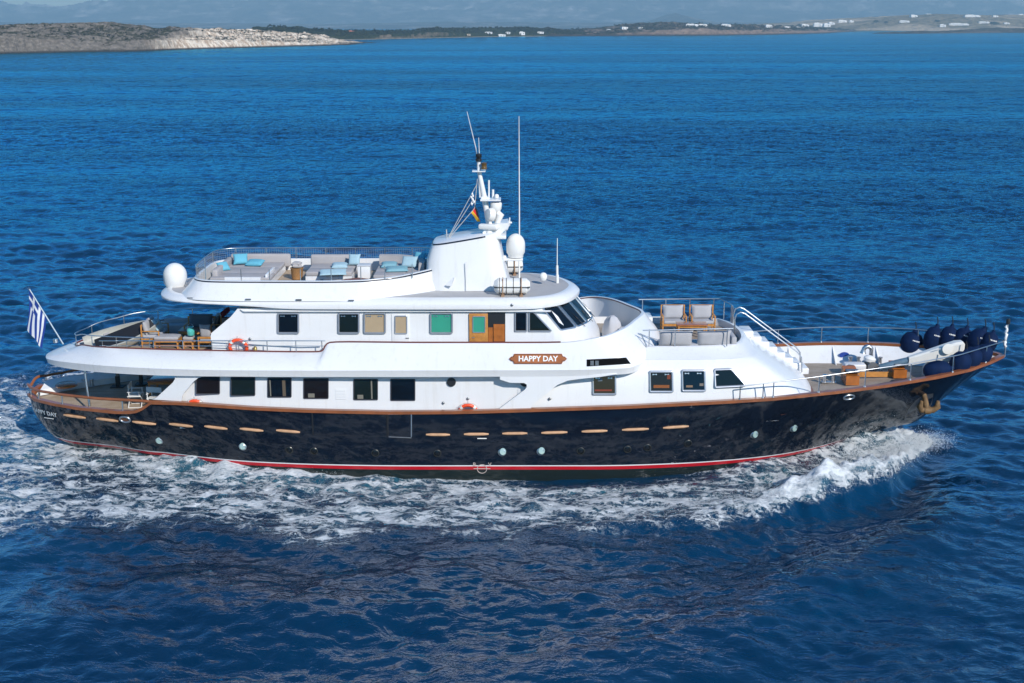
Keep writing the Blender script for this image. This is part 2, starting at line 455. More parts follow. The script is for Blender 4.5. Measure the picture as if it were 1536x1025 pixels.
# bulwark frames on the far side of the foredeck
for x in (9.6, 11.2, 12.9, 14.5, -1, 2):
    bm = bmesh.new(); z0 = dkf(x)+.02; z1 = zg(x)-.05; ya = hullY(x, z1)-.08; yb = hullY(x, z0)-.1
    prism(bm, [(x, ya, z1), (x, yb, z0), (x, yb-.26, z0)], (.03, 0, 0))
    finish(bm, 'bulwark_frame', WHITE, yacht, 0)
# rubbing strips
RUB = [(96, 622, 128, 626.5), (145, 627.5, 177, 631.5), (199, 632, 234, 636), (254, 635.5, 289, 639.5), (307, 639, 341, 643), (360, 642.5, 395, 646), (414.5, 645, 450, 648),
       (639, 651.5, 675, 651.8), (696, 651, 733, 650.8), (753.5, 650, 791, 649.6), (812, 649, 851, 648), (872.5, 647, 911, 645.8), (933, 644.5, 973, 643), (994.5, 641.5, 1033, 639)]
for a, b, c, d in RUB:
    p, q = onhull(a, b, .02), onhull(c, d, .02); bm = bmesh.new()
    pts = [p.lerp(q, t) for t in np.linspace(0, 1, 6)]
    for v in pts: v.y = -(hullY(v.x, v.z)+.03)
    tube(bm, pts, [.03]+[.055]*4+[.03], 8)
    finish(bm, 'rubbing_strip', RUBW, yacht, 50)
# port lights (hinged glass) and oval fairleads
DGALV = mat('dark_brass_ring', (.10, .10, .09), .35, metal=.7, var=.5)
PORT = [(202, 658, 0), (239, 661, 1), (364, 670, 1), (434, 674.5, 0), (471, 676, 0), (563, 679, 0), (656, 679.5, 0), (753, 678.3, 1), (811, 677, 1), (871, 676, 0),
        (941, 673.5, 0), (971, 671, 0), (1032, 664.5, 0), (1131, 652, 1), (1190, 642.5, 1)]
for px, py, k in PORT:
    c = onhull(px, py, 0); y = c.y; e = .1
    n_ = Vector((hullY(c.x+e, c.z)-hullY(c.x-e, c.z), 0, 0))
    n_ = Vector((-(hullY(c.x-e, c.z)-hullY(c.x+e, c.z))/(2*e)*-1, -1, -(hullY(c.x, c.z+e)-hullY(c.x, c.z-e))/(2*e)*-1)).normalized()
    n_ = Vector((-(hullY(c.x+e, c.z)-hullY(c.x-e, c.z))/(2*e), -1, -(hullY(c.x, c.z+e)-hullY(c.x, c.z-e))/(2*e))).normalized()
    bm = bmesh.new(); lathe(bm, [(.13, -.02), (.145, .02), (.125, .04), (.115, .04), (.11, .01), (.0, .01)], c, n_, 20)
    po = finish(bm, 'porthole', STEEL if k else DGALV, yacht, 40)
    bm = bmesh.new(); lathe(bm, [(.108, .012), (.08, .03 if not k else .04), (0, .04 if not k else .06)], c+n_*.001, n_, 20)
    if k:
        lathe(bm, [(.13, 0), (.12, .02), (.0, .025)], c+n_*.05+Vector((.03, 0, .05)), (n_+Vector((.45, 0, .35))).normalized(), 20)
    finish(bm, 'pane', CLEARG if k else GLASS, po, 40)
def fairlead(px, py, rx, rz, inner):
    c = onhull(px, py, .01); bm = bmesh.new()
    tube(bm, [Vector((c.x+rx*math.cos(a), -(hullY(c.x+rx*math.cos(a), c.z+rz*math.sin(a))+.015), c.z+rz*math.sin(a))) for a in np.linspace(0, 2*math.pi, 25)[:-1]], .035, 8, closed=True)
    f = finish(bm, 'fairlead', STEEL, yacht, 50)
    bm = bmesh.new(); pts = [Vector((c.x+.92*rx*math.cos(a), -(hullY(c.x+rx*math.cos(a), c.z+rz*math.sin(a))+.006), c.z+.92*rz*math.sin(a))) for a in np.linspace(0, 2*math.pi, 25)[:-1]]
    bm.faces.new([bm.verts.new(p) for p in pts])
    finish(bm, 'opening', inner, f, 0)
fairlead(187.5, 628.8, .2, .12, DARKW); fairlead(1273.5, 595.5, .2, .1, BLACK)
# hull gates and seams
def hline(pts, r=.012, m=BLACK, name='gate_seam'):
    bm = bmesh.new(); P = []
    for (a, b), (c, d) in zip(pts, pts[1:]):
        for t in np.linspace(0, 1, 8): P.append(onhull(a+(c-a)*t, b+(d-b)*t, .003))
    tube(bm, P, r, 6); return finish(bm, name, m, yacht, 50)
hline([(468, 619), (469.5, 651)], .03); hline([(470, 651.5), (581, 654.5)], .008); hline([(581, 621), (581.5, 653)], .04, BLACK)
hline([(581, 621), (617, 620.5), (617, 655)], .022, STEEL, 'gate_frame'); hline([(583, 655), (617, 656.5)], .02, GALV, 'gate_sill')
# plimsoll mark with B and V
bm = bmesh.new(); c = onhull(723, 703, .004)
tube(bm, [Vector((c.x+.17*math.cos(a), -(hullY(c.x, c.z+.17*math.sin(a))+.012), c.z+.17*math.sin(a))) for a in np.linspace(0, 2*math.pi, 25)[:-1]], .013, 6, closed=True)
tube(bm, [Vector((c.x-.3, c.y-.012, c.z+.01)), Vector((c.x+.3, c.y-.012, c.z+.01))], .013, 6)
Mt = Matrix.Rotation(math.pi/2, 4, 'X')
for ch, dx in (('B', -.27), ('V', .28)):
    text_mesh(bm, ch, .14, Matrix.Translation((c.x+dx, -(hullY(c.x+dx, c.z+.17)+.012), c.z+.17)) @ Mt)
finish(bm, 'load_line_mark', mat('load_line_paint', (.5, .42, .38), .5), yacht, 0)
bm = bmesh.new(); a = onhull(716, 657.5, .004); b = onhull(730, 657.5, .004); tube(bm, [a, b], .018, 6); finish(bm, 'draft_dash', TEXTW, yacht, 0)
# yacht name on the quarter, laid on the hull plating
def quarter_text(txt, px, py, h, xs, bold, name, tilt):
    c = onhull(px, py); bm = bmesh.new()
    def f(co):
        x = c.x+co.x*1.0; z = c.z+co.y+co.x*tilt
        return Vector((x, -(hullY(x, z)+.022+co.z), z))
    # cut finely enough to follow the plating is not needed at this size
    text_mesh(bm, txt, h, None, xs=xs, bold=bold, fmap=f)
    finish(bm, name, TEXTW, yacht, 0)
quarter_text('HAPPY DAY', 66, 618.5, .17, .98, .03, 'stern_name', .04)
bm = bmesh.new()
tube(bm, [onhull(66.5, 626.2, .012), onhull(73, 627.2, .012), onhull(80, 628.2, .012)], .014, 6)
finish(bm, 'small_stern_mark', TEXTW, yacht, 0)
# anchor plate on the bow
bm = bmesh.new()
pp = [(1356, 630), (1362, 614), (1374, 600), (1386, 592), (1400, 590), (1398, 606), (1385, 622), (1374, 629)]
ctr = onhull(1380, 610, .012); cv = bm.verts.new(ctr); ring_ = [bm.verts.new(onhull(a, b, .012)) for a, b in pp]
for i in range(len(pp)): bm.faces.new([cv, ring_[i], ring_[(i+1) % len(pp)]])
finish(bm, 'anchor_plate', PLATE, yacht, 60)
# aft rail: wood top on stanchions, follows the stern
def stern_rail():
    near_ = [(38, 568), (41, 578), (58, 586), (94, 592), (146, 597.6), (202, 600.5), (227, 601.5)]
    bm = bmesh.new(); st = bmesh.new()
    xs = [x for x in hx if x < -12.45]
    P = [Vector((x, -(hb(x)), zg(x))) for x in xs]
    def top(p):
        lift = .33 if p.x < -13.2 else .33*max(0, (-12.45-p.x)/.75)
        return Vector((p.x, p.y, p.z+lift))
    T = []
    for x in xs:
        y = -hb(x); z = zfit([(38, 569), (39, 573), (46, 581), (58, 586), (94, 592), (146, 597.6), (202, 600.5), (230, 602.5)], x, y)
        T.append(Vector((x, y, z)))
    full = T[::-1]+[Vector((p.x, -p.y, p.z)) for p in T[1:]]
    bmr = bmesh.new()
    for a, b in zip(full, full[1:]): pass
    # flattened wooden section
    tube(bmr, full, .055, 8)
    ro = finish(bmr, 'stern_top_rail', RAILW, yacht, 60)
    for px in (46, 57.5, 94, 178):
        for sg in (-1, 1):
            best = min(T, key=lambda p: abs(proj(p.x, p.y, p.z)[0]-px))
            z0 = zg(best.x); bm2 = bmesh.new(); tube(bm2, [(best.x, sg*best.y, z0), (best.x, sg*best.y, best.z)], .025, 8)
            finish(bm2, 'stern_rail_post', STEEL, yacht, 60)
    # pillars carrying the overhang
    for sg in (-1, 1):
        bm2 = bmesh.new(); a = V3(134.5, 609, -2.05); b = V3(126.5, 553, -1.95)
        tube(bm2, [(a.x, sg*a.y, a.z), (b.x, sg*b.y, b.z+.1)], .042, 10); finish(bm2, 'awning_pillar', STEEL, yacht, 60)
stern_rail()

# ------------------------------------------------------------------ upper (bridge) deck shell
TOE = [(115, 514.5), (126, 519), (142, 520.7), (183, 523), (260, 525.4), (346, 527), (480.5, 528), (493, 514.6), (700, 514.5), (845, 514), (902, 506.5)]
bd_x = [-16.5, -16.3, -15.9, -15.3, -14.6, -12.6, -10, -6.78, -6.45, -3, 1.7, 3.0, 3.85, 4.5, 4.95]
bd_b = [0, .55, .96, 1.5, 1.98, 2.45, 2.68, 2.98, 2.88, 3.3, 3.44, 3.4, 2.72, 1.4, 0]
topz = []
for x, b in zip(bd_x, bd_b):
    topz.append(zfit(TOE, x, -b))
topz[0] = 4.0; topz[1] = 4.03; topz[-4] = 5.08; topz[-3] = 5.18; topz[-2] = 5.22; topz[-1] = 5.24
toe = list(zip(bd_x, bd_b, topz))
kn_x = [-17.55, -17.35, -16.8, -15.6, -14.3, -12.2, -9.8, -7.02, -6.68, -3, 1.7, 3.95, 4.6, 5.3, 5.75]
kn_b = [0, .75, 1.35, 2.12, 2.75, 3.36, 3.62, 3.7, 3.7, 3.74, 3.76, 3.66, 3.12, 1.9, 0]
kn_z = [3.62, 3.64, 3.7, 3.8, 3.88, 3.95, 3.97, 3.98, 3.98, 4.0, 4.02, 4.06, 4.1, 4.14, 4.15]
kn = list(zip(kn_x, kn_b, kn_z))
lipz = [3.46, 3.46, 3.47, 3.52, 3.6, 3.68, 3.72, 3.73, 3.73, 3.74, 3.78, 3.82, 3.86, 3.9, 3.9]
lip = [(x+(.03 if i == 0 else 0)-(.0), max(0, b-.06) if b else 0, z) for i, (x, b, z) in enumerate(zip(kn_x, kn_b, lipz))]
KS = 6
r_toe, r_kn, r_lip = ring(toe, KS), ring(kn, KS), ring(lip, KS)
def blend(a, b, t, dz=0, out=0):
    r = [p.lerp(q, t)+Vector((0, 0, dz)) for p, q in zip(a, b)]
    return inset(r, -out) if out else r
def deckz(x): return 3.93+.02*0 if x > -13 else 3.93-.0
r_in = inset(r_toe, .1); r_in2 = inset(r_toe, .12, 3.92)
bm = bmesh.new()
loft(bm, [r_in2, r_in, inset(r_toe, .03, None), r_toe, blend(r_toe, r_kn, .5, .03, .02), blend(r_kn, r_toe, .06, .03), r_kn, inset(r_kn, -.015), blend(r_kn, r_lip, .7), r_lip, inset(r_lip, .12)])
cap(bm, inset(r_lip, .12))
SHELL = finish(bm, 'bridge_deck_shell', WHITE, yacht, 30)
bm = bmesh.new(); cap(bm, inset(r_toe, .11, 3.95)); finish(bm, 'bridge_deck_floor', TEAK, yacht, 0)
# brown toe strip along the bulwark top
def strip_on(rg, name, m, x0, x1, w=.035, dz=.012, sides=(-1, 1), off=.04):
    mid = inset(rg, off)
    n = len(mid); idx = [i for i in range(n)]
    for sg in sides:
        P = [Vector(p)+Vector((0, 0, dz)) for p in mid if p.x >= x0 and p.x <= x1 and p.y*sg >= -1e-6]
        P.sort(key=lambda p: (p.x, 0))
        bm = bmesh.new(); tube(bm, P, w, 6); finish(bm, name, m, yacht, 60)
DARKRED = mat('dark_red_cap', (.13, .028, .018), .35, coat=.3)
strip_on(r_toe, 'toe_strip', DARKRED, -17, 1.75)
strip_on(r_toe, 'rim_strip', DARKRED, 1.9, 5.2, .02, -.03, (1,), .115)
# side pillars flush with the hull
def pillar(pix, sides=(-1, 1), name='side_pillar'):
    P2 = [S(a, b, -3.6) for a, b in pix]
    for sg in sides:
        bm = bmesh.new(); prism(bm, [(x, 0, z) for x, z in P2], (0, .12, 0))
        bend(bm, .35, lambda x: -(hb(x)-.06))
        if sg > 0:
            for v in bm.verts: v.co.y *= -1
        finish(bm, name, WHITE, yacht, 30)
pillar([(222, 606), (228, 603), (240, 592), (254.5, 578.5), (258, 573), (257.5, 568.5), (253, 565.5), (240, 564), (228, 560), (228, 555), (340, 555), (330, 566), (302, 567.5), (295, 569.5), (288, 575),
        (273, 592.5), (269.5, 598), (268, 606)])
pillar([(740, 618.5), (748, 613), (787, 583.5), (790, 579.5), (790, 575.5), (786, 573.2), (765, 572.8), (750, 568), (750, 560), (925, 560), (900, 564), (870, 567), (852, 569.5), (836, 576), (800, 605), (792, 617)])
# recessed main deck house
HX0, HX1 = S(262, 590, -3.32)[0], S(870, 590, -3.32)[0]
def hw(x): return min(3.32, hb(x)-.3)
bm = bmesh.new(); hxs = [HX0]+[x for x in np.linspace(HX0, HX1, 24)][1:]
fp = [(x, -hw(x)) for x in hxs]+[(x, hw(x)) for x in hxs[::-1]]
loft(bm, [[Vector((x, y, 1.62)) for x, y in fp], [Vector((x, y, 3.78)) for x, y in fp]]); finish(bm, 'main_deck_house', WHITE, yacht, 30)
bm = bmesh.new(); xa = S(792, 590, -3.4)[0]
# forward house: wall rises from the gunwale, ends in a sloped rounded nose
def fh(z, nose, b, xb, k=1.0, zz=None):
    xc = nose
    return [(xa-.4, 0, z), (xa-.4, b*.5, z), (xa-.38, b*.985, z), (0.8, b, z), (3.5, b, z), (xb-2.2, b*.995, z), (xb-.9, b*.955, z), (xb, b*.86, z), (xb+(xc-xb)*.62, b*.6, z), (xb+(xc-xb)*.93, b*.28, z), (xc, 0, z)]
lev = [fh(2.0, 11.25, 3.42, 10.3), fh(2.62, 11.2, 3.42, 10.25), fh(2.85, 11.0, 3.4, 10.1), fh(3.25, 10.45, 3.36, 9.75), fh(3.7, 9.75, 3.28, 9.2), fh(4.0, 9.3, 3.14, 8.75), fh(4.1, 9.16, 3.02, 8.6),
       fh(4.16, 9.05, 2.98, 8.5), fh(4.18, 8.98, 2.9, 8.42), fh(4.47, 8.72, 2.42, 8.12), fh(4.5, 8.66, 2.36, 8.08), fh(4.5, 8.56, 2.28, 7.98), fh(4.2, 8.54, 2.26, 7.96)]
FR = [ring(h, 6) for h in lev]
# base rings follow the hull taper so the wall stands just inside the rail
def taper(rg):
    out = []
    for p in rg:
        lim = hb(p.x)-.30
        y = max(-lim, min(lim, p.y)); out.append(Vector((p.x, y, p.z)))
    return out
FR = [taper(r) if i < 6 else r for i, r in enumerate(FR)]
loft(bm, FR); FHO = finish(bm, 'forward_house', WHITE, yacht, 28)
bm = bmesh.new(); cap(bm, inset(FR[-1], -.01, 4.24)); finish(bm, 'lounge_floor', TEAKG, yacht, 0)
# margin plank round the base of the house
bm = bmesh.new(); base = [p for p in FR[1]]
for i, p in enumerate(base): pass
mr_ = [inset(base, o) for o in (-.02, -.13)]
for r_ in mr_:
    for p in r_: p.z = dkf(p.x)+.035
sel = [i for i, p in enumerate(base) if p.x > 9.4]
sel.sort(key=lambda i: base[i].y)
loft(bm, [[mr_[0][i] for i in sel], [mr_[1][i] for i in sel]], closed=False); finish(bm, 'margin_plank', DARKW, yacht, 0)

from mathutils.bvhtree import BVHTree
CAMP = Vector((0, -CD, CH))
def ray_on(ob, px, py):
    me = ob.data; bv = BVHTree.FromPolygons([v.co for v in me.vertices], [p.vertices for p in me.polygons])
    d = (Vector((0, cp, -sp))*FPX+Vector((1, 0, 0))*(px-768)+Vector((0, -sp, -cp))*(py-512)).normalized()
    h = bv.ray_cast(CAMP, d); n_ = h[1] if h[1].dot(d) < 0 else -h[1]
    return h[0], n_
# ------------------------------------------------------------------ windows
def window(poly_px, Y, frame_m=FRAME, pane_m=GLASS, rad=.09, depth=.05, fw=.055, name='window', label=None, parent=yacht, sides=(-1,), tilt=0.):
    """poly_px: corner pixels; Y: wall plane. frame proud of the wall, pane set inside it"""
    P = [S(a, b, Y) for a, b in poly_px]
    c = (sum(p[0] for p in P)/len(P), sum(p[1] for p in P)/len(P))
    outer = rounded([(p[0], 0, p[1]) for p in P], rad, 4)
    def shr(q, d):
        n = len(q); out = []
        for i in range(n):
            t = q[(i+1) % n]-q[i-1]; nn = Vector((-t.z, 0, t.x)).normalized()
            if nn.dot(Vector((c[0], 0, c[1]))-q[i]) < 0: nn = -nn
            out.append(q[i]+nn*d)
        return out
    inner = shr(outer, fw); inner2 = shr(outer, fw*1.15)
    for sg in sides:
        y0 = -abs(Y)
        bm = bmesh.new()
        rings = [[Vector((p.x, y0+.01, p.z)) for p in outer], [Vector((p.x, y0-depth*.7, p.z)) for p in outer], [Vector((p.x, y0-depth, p.z)) for p in shr(outer, fw*.3)],
                 [Vector((p.x, y0-depth, p.z)) for p in shr(outer, fw*.8)], [Vector((p.x, y0-depth*.8, p.z)) for p in inner], [Vector((p.x, y0-.008, p.z)) for p in inner2]]
        loft(bm, rings)
        for v in bm.verts: v.co.y += tilt*(v.co.z-c[1])
        if sg > 0:
            for v in bm.verts: v.co.y *= -1
        wo = finish(bm, name, frame_m, parent, 40, label)
        bm = bmesh.new(); vs = [bm.verts.new((p.x, (y0-.012+tilt*(p.z-c[1]))*(-sg if sg > 0 else 1), p.z)) for p in inner2]
        for t in geometry.tessellate_polygon([[v.co for v in vs]]): bm.faces.new([vs[i] for i in t])
        finish(bm, 'pane', pane_m, wo, 0)
        if fw > .05 and sg < 0 and len(poly_px) == 4:
            xs_ = [p.x for p in inner]; zs_ = [p.z for p in inner]; bm = bmesh.new(); zt = max(zs_)-.07; xa_, xb_ = min(p.x for p in inner if p.z > c[1]), max(p.x for p in inner if p.z > c[1]); w_ = xb_-xa_
            for f in (.2, .78): box(bm, (xa_+w_*f, y0-.02, zt), (.13, .02, .02)); box(bm, (xa_+w_*f-.06, y0-.022, zt), (.03, .02, .045)); box(bm, (xa_+w_*f+.06, y0-.022, zt), (.03, .02, .045))
            for v in bm.verts: v.co.y += tilt*(v.co.z-c[1])
            finish(bm, 'window_stay', STEEL, wo, 0)
    return wo
def rect(x0, x1, y0, y1, sk=0): return [(x0, y0), (x1, y0+sk), (x1, y1+sk), (x0, y1)]
THINF = mat('dark_window_rim', (.05, .05, .06), .35)
DGL = [GLASS, mat('smoky_glass', (.008, .014, .013), .04, spec=.45), mat('bronze_glass', (.010, .007, .006), .04, spec=.45)]
for i, (x0, x1, y0, y1) in enumerate([(294, 330, 564, 591), (346, 383, 565, 593.5), (401, 437.5, 566, 596), (455, 493, 567, 598), (530, 567, 568, 600), (585.5, 623, 568, 601)]):
    window(rect(x0, x1, y0, y1), -max(hw(S(x0, 580, -3.2)[0]), hw(S(x1, 580, -3.2)[0]))-.002, THINF, DGL[(i*2+2) % 3], .05, .03, .03, 'salon_window', sides=(-1,))
UW = -2.42
def uwin(x0, x1, y0=468.5, y1=500.5, pm=GLASS, nm='window', lab=None): return window(rect(x0, x1, y0, y1, 0), UW, FRAME, pm, .08, .06, .065, nm, lab)
# forward house windows sit on the tapered side wall
FW = -3.42
def fwy(px, py):
    h = ray_on(FHO, px, py)[0]; return h.y-.006
def ftl(px, py):
    a = ray_on(FHO, px, py-12)[0]; b = ray_on(FHO, px, py+12)[0]; return (a.y-b.y)/(a.z-b.z)
window(rect(888, 924.5, 562, 591.5), fwy(906, 577), FRAME, GLASS, .06, .045, .06, tilt=ftl(906, 577))
window(rect(973.5, 1010, 556.5, 587.5), fwy(992, 572), FRAME, DGL[2], .07, .045, .06, tilt=ftl(992, 572))
window(rect(1022, 1058.5, 555, 586), fwy(1040, 570), FRAME, GLASS, .07, .045, .06, tilt=ftl(1040, 570))
window([(1071, 554), (1098, 553), (1117, 574), (1117, 578.5), (1071, 580.5)], fwy(1092, 567)-.02, FRAME, DGL[1], .07, .045, .06, tilt=ftl(1092, 567))
for px, py, w, h, cc in ((992, 580, 24, 6, (.25, .08, .02)), (1034, 580, 10, 5, (.25, .16, .10)), (1052, 578, 6, 7, (.2, .17, .14)), (1003, 566, 5, 9, (.18, .04, .02)), (905, 585, 26, 2.5, (.22, .04, .02)), (900, 570, 7, 6, (.12, .16, .2)), (1098, 572, 22, 3, (.22, .22, .18))):
    h0, n0 = ray_on(FHO, px, py); bm = bmesh.new(); box(bm, h0+n0*.022, (w/43, .012, h/43)); finish(bm, 'cabin_furnishing', mat('cabin_tone', cc, .5), yacht, 0)
for px, y0, y1, w in ((297, 566, 588, 4), (325, 566, 588, 5), (404, 570, 594, 3), (423, 570, 594, 6), (556, 570, 598, 3), (536, 592, 598, 9), (462, 590, 596, 10)):
    Yw = -hw(S(px, 580, -3.2)[0])-.016; a = S(px, y0, Yw); b = S(px+w, y1, Yw); bm = bmesh.new(); box(bm, ((a[0]+b[0])/2, Yw, (a[1]+b[1])/2), (b[0]-a[0], .006, a[1]-b[1])); finish(bm, 'curtain_and_reflection', mat('curtain_and_reflection_tone', (.10, .075, .05) if px % 2 else (.17, .16, .13), .6), yacht, 0)  # tall strips are curtains, the low ones paint a reflection on the glass
# louvre and small fittings on the recess wall
bm = bmesh.new()
x0, z1 = S(503, 583, -3.32); x1, z0 = S(519, 599, -3.32)
for k in range(7): box(bm, ((x0+x1)/2, -3.325, z0+(z1-z0)*(k+.5)/7), (x1-x0, .02, .03))
finish(bm, 'air_louvre', WHITE, yacht, 0)
for px in (677, 787):
    c = V3(px, 573.5, -3.32); bm = bmesh.new()
    lathe(bm, [(.16, .0), (.16, .05), (.0, .05)], c+Vector((0, .0, .02)), (0, -1, 0), 20); finish(bm, 'deckhead_vent', BLACK, yacht, 40)
for px, py, Y in ((825, 597.5, -3.45), (702, 597.5, -3.33), (665, 604, -3.33), (768, 457, -2.62), (375, 508, -2.43)):
    c = V3(px, py, Y); bm = bmesh.new(); lathe(bm, [(.05, 0), (.05, .03), (.03, .045), (0, .045)], c, (0, -1, 0), 12); finish(bm, 'deck_lamp', GALV, yacht, 40)
# dark slot in the bow of the bridge deck with a light inside
def yshell(px, py):
    """near-side point of the bridge deck shell under a pixel"""
    best = None
    return best
def slot():
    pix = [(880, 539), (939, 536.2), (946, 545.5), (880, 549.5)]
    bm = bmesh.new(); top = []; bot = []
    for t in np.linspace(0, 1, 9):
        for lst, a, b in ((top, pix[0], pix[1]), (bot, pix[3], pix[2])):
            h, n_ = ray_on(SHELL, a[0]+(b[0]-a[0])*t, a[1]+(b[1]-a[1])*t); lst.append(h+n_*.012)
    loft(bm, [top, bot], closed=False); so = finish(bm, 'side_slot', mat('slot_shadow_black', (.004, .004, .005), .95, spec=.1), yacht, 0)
    bm = bmesh.new(); c = ray_on(SHELL, 888, 544)[0]+Vector((0, -.03, 0)); box(bm, c, (.12, .06, .16)); box(bm, c+Vector((.17, 0, 0)), (.12, .06, .16)); finish(bm, 'lamp', GALV, so, 0)
slot()

# ------------------------------------------------------------------ upper house / wheelhouse
def uh(z, aftx, b, c1, b1, c2, b2, nose):
    return [(aftx, 0, z), (aftx, b*.6, z), (aftx+.02, b*.99, z), (-8, b, z), (-3, b, z), (c1-.5, b, z), (c1, b1, z), (c2, b2, z), (nose-.12, b2*.45, z), (nose, 0, z)]
ax_ = -9.3
L = [uh(3.9, ax_, 2.42, 2.1, 2.38, 3.0, 1.5, 3.45), uh(4.6, ax_, 2.42, 1.9, 2.38, 2.85, 1.5, 3.28), uh(5.04, ax_, 2.42, 1.72, 2.36, 2.62, 1.5, 3.04), uh(5.93, ax_, 2.42, 1.0, 2.36, 1.85, 1.45, 2.3)]
HR = [ring(h, 6) for h in L]
bm = bmesh.new(); loft(bm, HR); finish(bm, 'bridge_house', WHITE, yacht, 35)
# aft wing screens
for sg in (-1, 1):
    pix = [(356, 463), (352, 468), (346, 475), (317, 499.5), (316, 503), (318, 530), (440, 530), (440, 463)]
    bm = bmesh.new(); prism(bm, [V3(a, b, UW-.012) for a, b in pix], (0, .07, 0))
    if sg > 0:
        for v in bm.verts: v.co.y *= -1
    finish(bm, 'wing_screen', WHITE, yacht, 0)
def uwin2(x0, x1, pm=GLASS, nm='window', lab=None): return window(rect(x0, x1, 468.5, 500.5), UW-.014, FRAME, pm, .09, .06, .06, nm, lab)
uwin2(415.6, 449); uwin2(506.5, 539.5, DGL[1]); uwin2(545, 579, BLIND_T, lab='window with tan blind'); uwin2(644.5, 679.5, BLIND_G, lab='window with green blind')
def door():
    P = [S(a, b, UW) for a, b in ((587, 470.5), (614.5, 518))]
    bm = bmesh.new(); box(bm, ((P[0][0]+P[1][0])/2, UW-.01, (P[0][1]+P[1][1])/2), (P[1][0]-P[0][0], .04, P[0][1]-P[1][1]), bev=.012)
    d = finish(bm, 'door', WHITE, yacht, 40)
    window(rect(591.5, 611, 473, 501), UW-.03, FRAME, BLIND_T, .06, .03, .04, 'door_window', parent=d)
    bm = bmesh.new(); c = V3(611, 507, UW-.04); box(bm, c, (.12, .03, .025)); finish(bm, 'handle', GALV, d, 0)
    # wheelhouse opening with the sliding wooden door pushed aft
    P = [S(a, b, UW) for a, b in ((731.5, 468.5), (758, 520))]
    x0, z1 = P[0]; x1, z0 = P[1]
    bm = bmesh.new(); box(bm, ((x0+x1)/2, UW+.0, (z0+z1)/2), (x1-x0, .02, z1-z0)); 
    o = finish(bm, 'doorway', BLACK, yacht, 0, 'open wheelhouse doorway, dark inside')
    bm = bmesh.new(); box(bm, (x1-.22, UW-.035, z0+(z1-z0)*.42), (.4, .04, (z1-z0)*.5)); box(bm, (x0+.1, UW-.03, z0+(z1-z0)*.3), (.16, .03, (z1-z0)*.55)); finish(bm, 'wooden_interior', VARN, o, 0)
    P = [S(a, b, UW-.03) for a, b in ((703.5, 470), (732, 520))]; x0, z1 = P[0]; x1, z0 = P[1]
    bm = bmesh.new(); box(bm, ((x0+x1)/2, UW-.045, (z0+z1)/2), (x1-x0, .05, z1-z0), bev=.012)
    d = finish(bm, 'sliding_door', FURN, yacht, 40, 'varnished wooden sliding door')
    window(rect(708.5, 728, 474, 499), UW-.07, FRAME, BLIND_G, .05, .03, .03, 'door_window', parent=d)
    bm = bmesh.new(); c = V3(710, 506, UW-.08); box(bm, c, (.1, .03, .025)); finish(bm, 'handle', STEEL, d, 0)
    for px in (585.5, 615.8):
        pass
door()
window(rect(771.5, 791, 467, 497.5), UW, FRAME, GLASS, .05, .05, .05)
window([(792.5, 467), (801, 467), (828, 495.5), (826, 497.5), (792.5, 497.5)], UW, FRAME, DGL[1], .05, .05, .05)
# windscreen: five raked panes following the curve
sill, head = HR[2], HR[3]
def on_ring(rg, t):
    """front arc param -1(near) .. 1(far)"""
    pts = [p for p in rg if p.x > .8 and True]
    pts = sorted(pts, key=lambda p: p.y); n = len(pts)
    d = [0]
    for a, b in zip(pts, pts[1:]): d.append(d[-1]+(b-a).length)
    s = (t+1)/2*d[-1]; i = min(n-2, max(0, int(np.searchsorted(d, s)-1))); f = (s-d[i])/max(1e-6, d[i+1]-d[i])
    return pts[i].lerp(pts[i+1], f)
npan = 7
def front_pts(rg, off):
    pts = sorted([p for p in rg if p.x > (.98 if rg is head else 1.70)-.02], key=lambda p: p.y)
    d = [0]
    for a, b in zip(pts, pts[1:]): d.append(d[-1]+(b-a).length)
    out = []
    for i in range(npan+1):
        s = d[-1]*i/npan; j = min(len(pts)-2, max(0, int(np.searchsorted(d, s)-1))); f = (s-d[j])/max(1e-6, d[j+1]-d[j])
        q = pts[j].lerp(pts[j+1], f); out.append(q)
    return out
fs, ft = front_pts(sill, 0), front_pts(head, 0)
for i in range(npan):
    a, b, c, d = fs[i], fs[i+1], ft[i+1], ft[i]
    nrm = (b-a).cross(d-a).normalized()
    if nrm.x < 0: nrm = -nrm
    cen = (a+b+c+d)/4
    q = []
    for p in (a, b, c, d): q.append(p+(cen-p)*.05)
    q = rounded([p+nrm*.05 for p in q], .08, 4)
    bm = bmesh.new(); inner = [p+(cen+nrm*.05-p)*.13 for p in q]
    loft(bm, [[p-nrm*.06 for p in q], [p+nrm*.02 for p in q], [p+nrm*.02 for p in [x+(cen+nrm*.05-x)*.09 for x in q]], [p-nrm*.01 for p in inner]])
    wf = finish(bm, 'windscreen', STEEL, yacht, 40)
    bm = bmesh.new(); vs = [bm.verts.new(p-nrm*.008) for p in inner]; bm.faces.new(vs); finish(bm, 'pane', GLASS, wf, 0)
    if i in (1, 2, 3, 4):
        bm = bmesh.new(); s0 = a.lerp(b, .5)+nrm*.09; tube(bm, [s0+Vector((.05, 0, -.05)), s0, s0.lerp(cen, .9)+nrm*.04], .012, 5); tube(bm, [s0.lerp(cen, .4)+nrm*.06, d.lerp(cen, .3)+nrm*.08], .009, 5)
        finish(bm, 'wiper', BLACK, wf, 60)

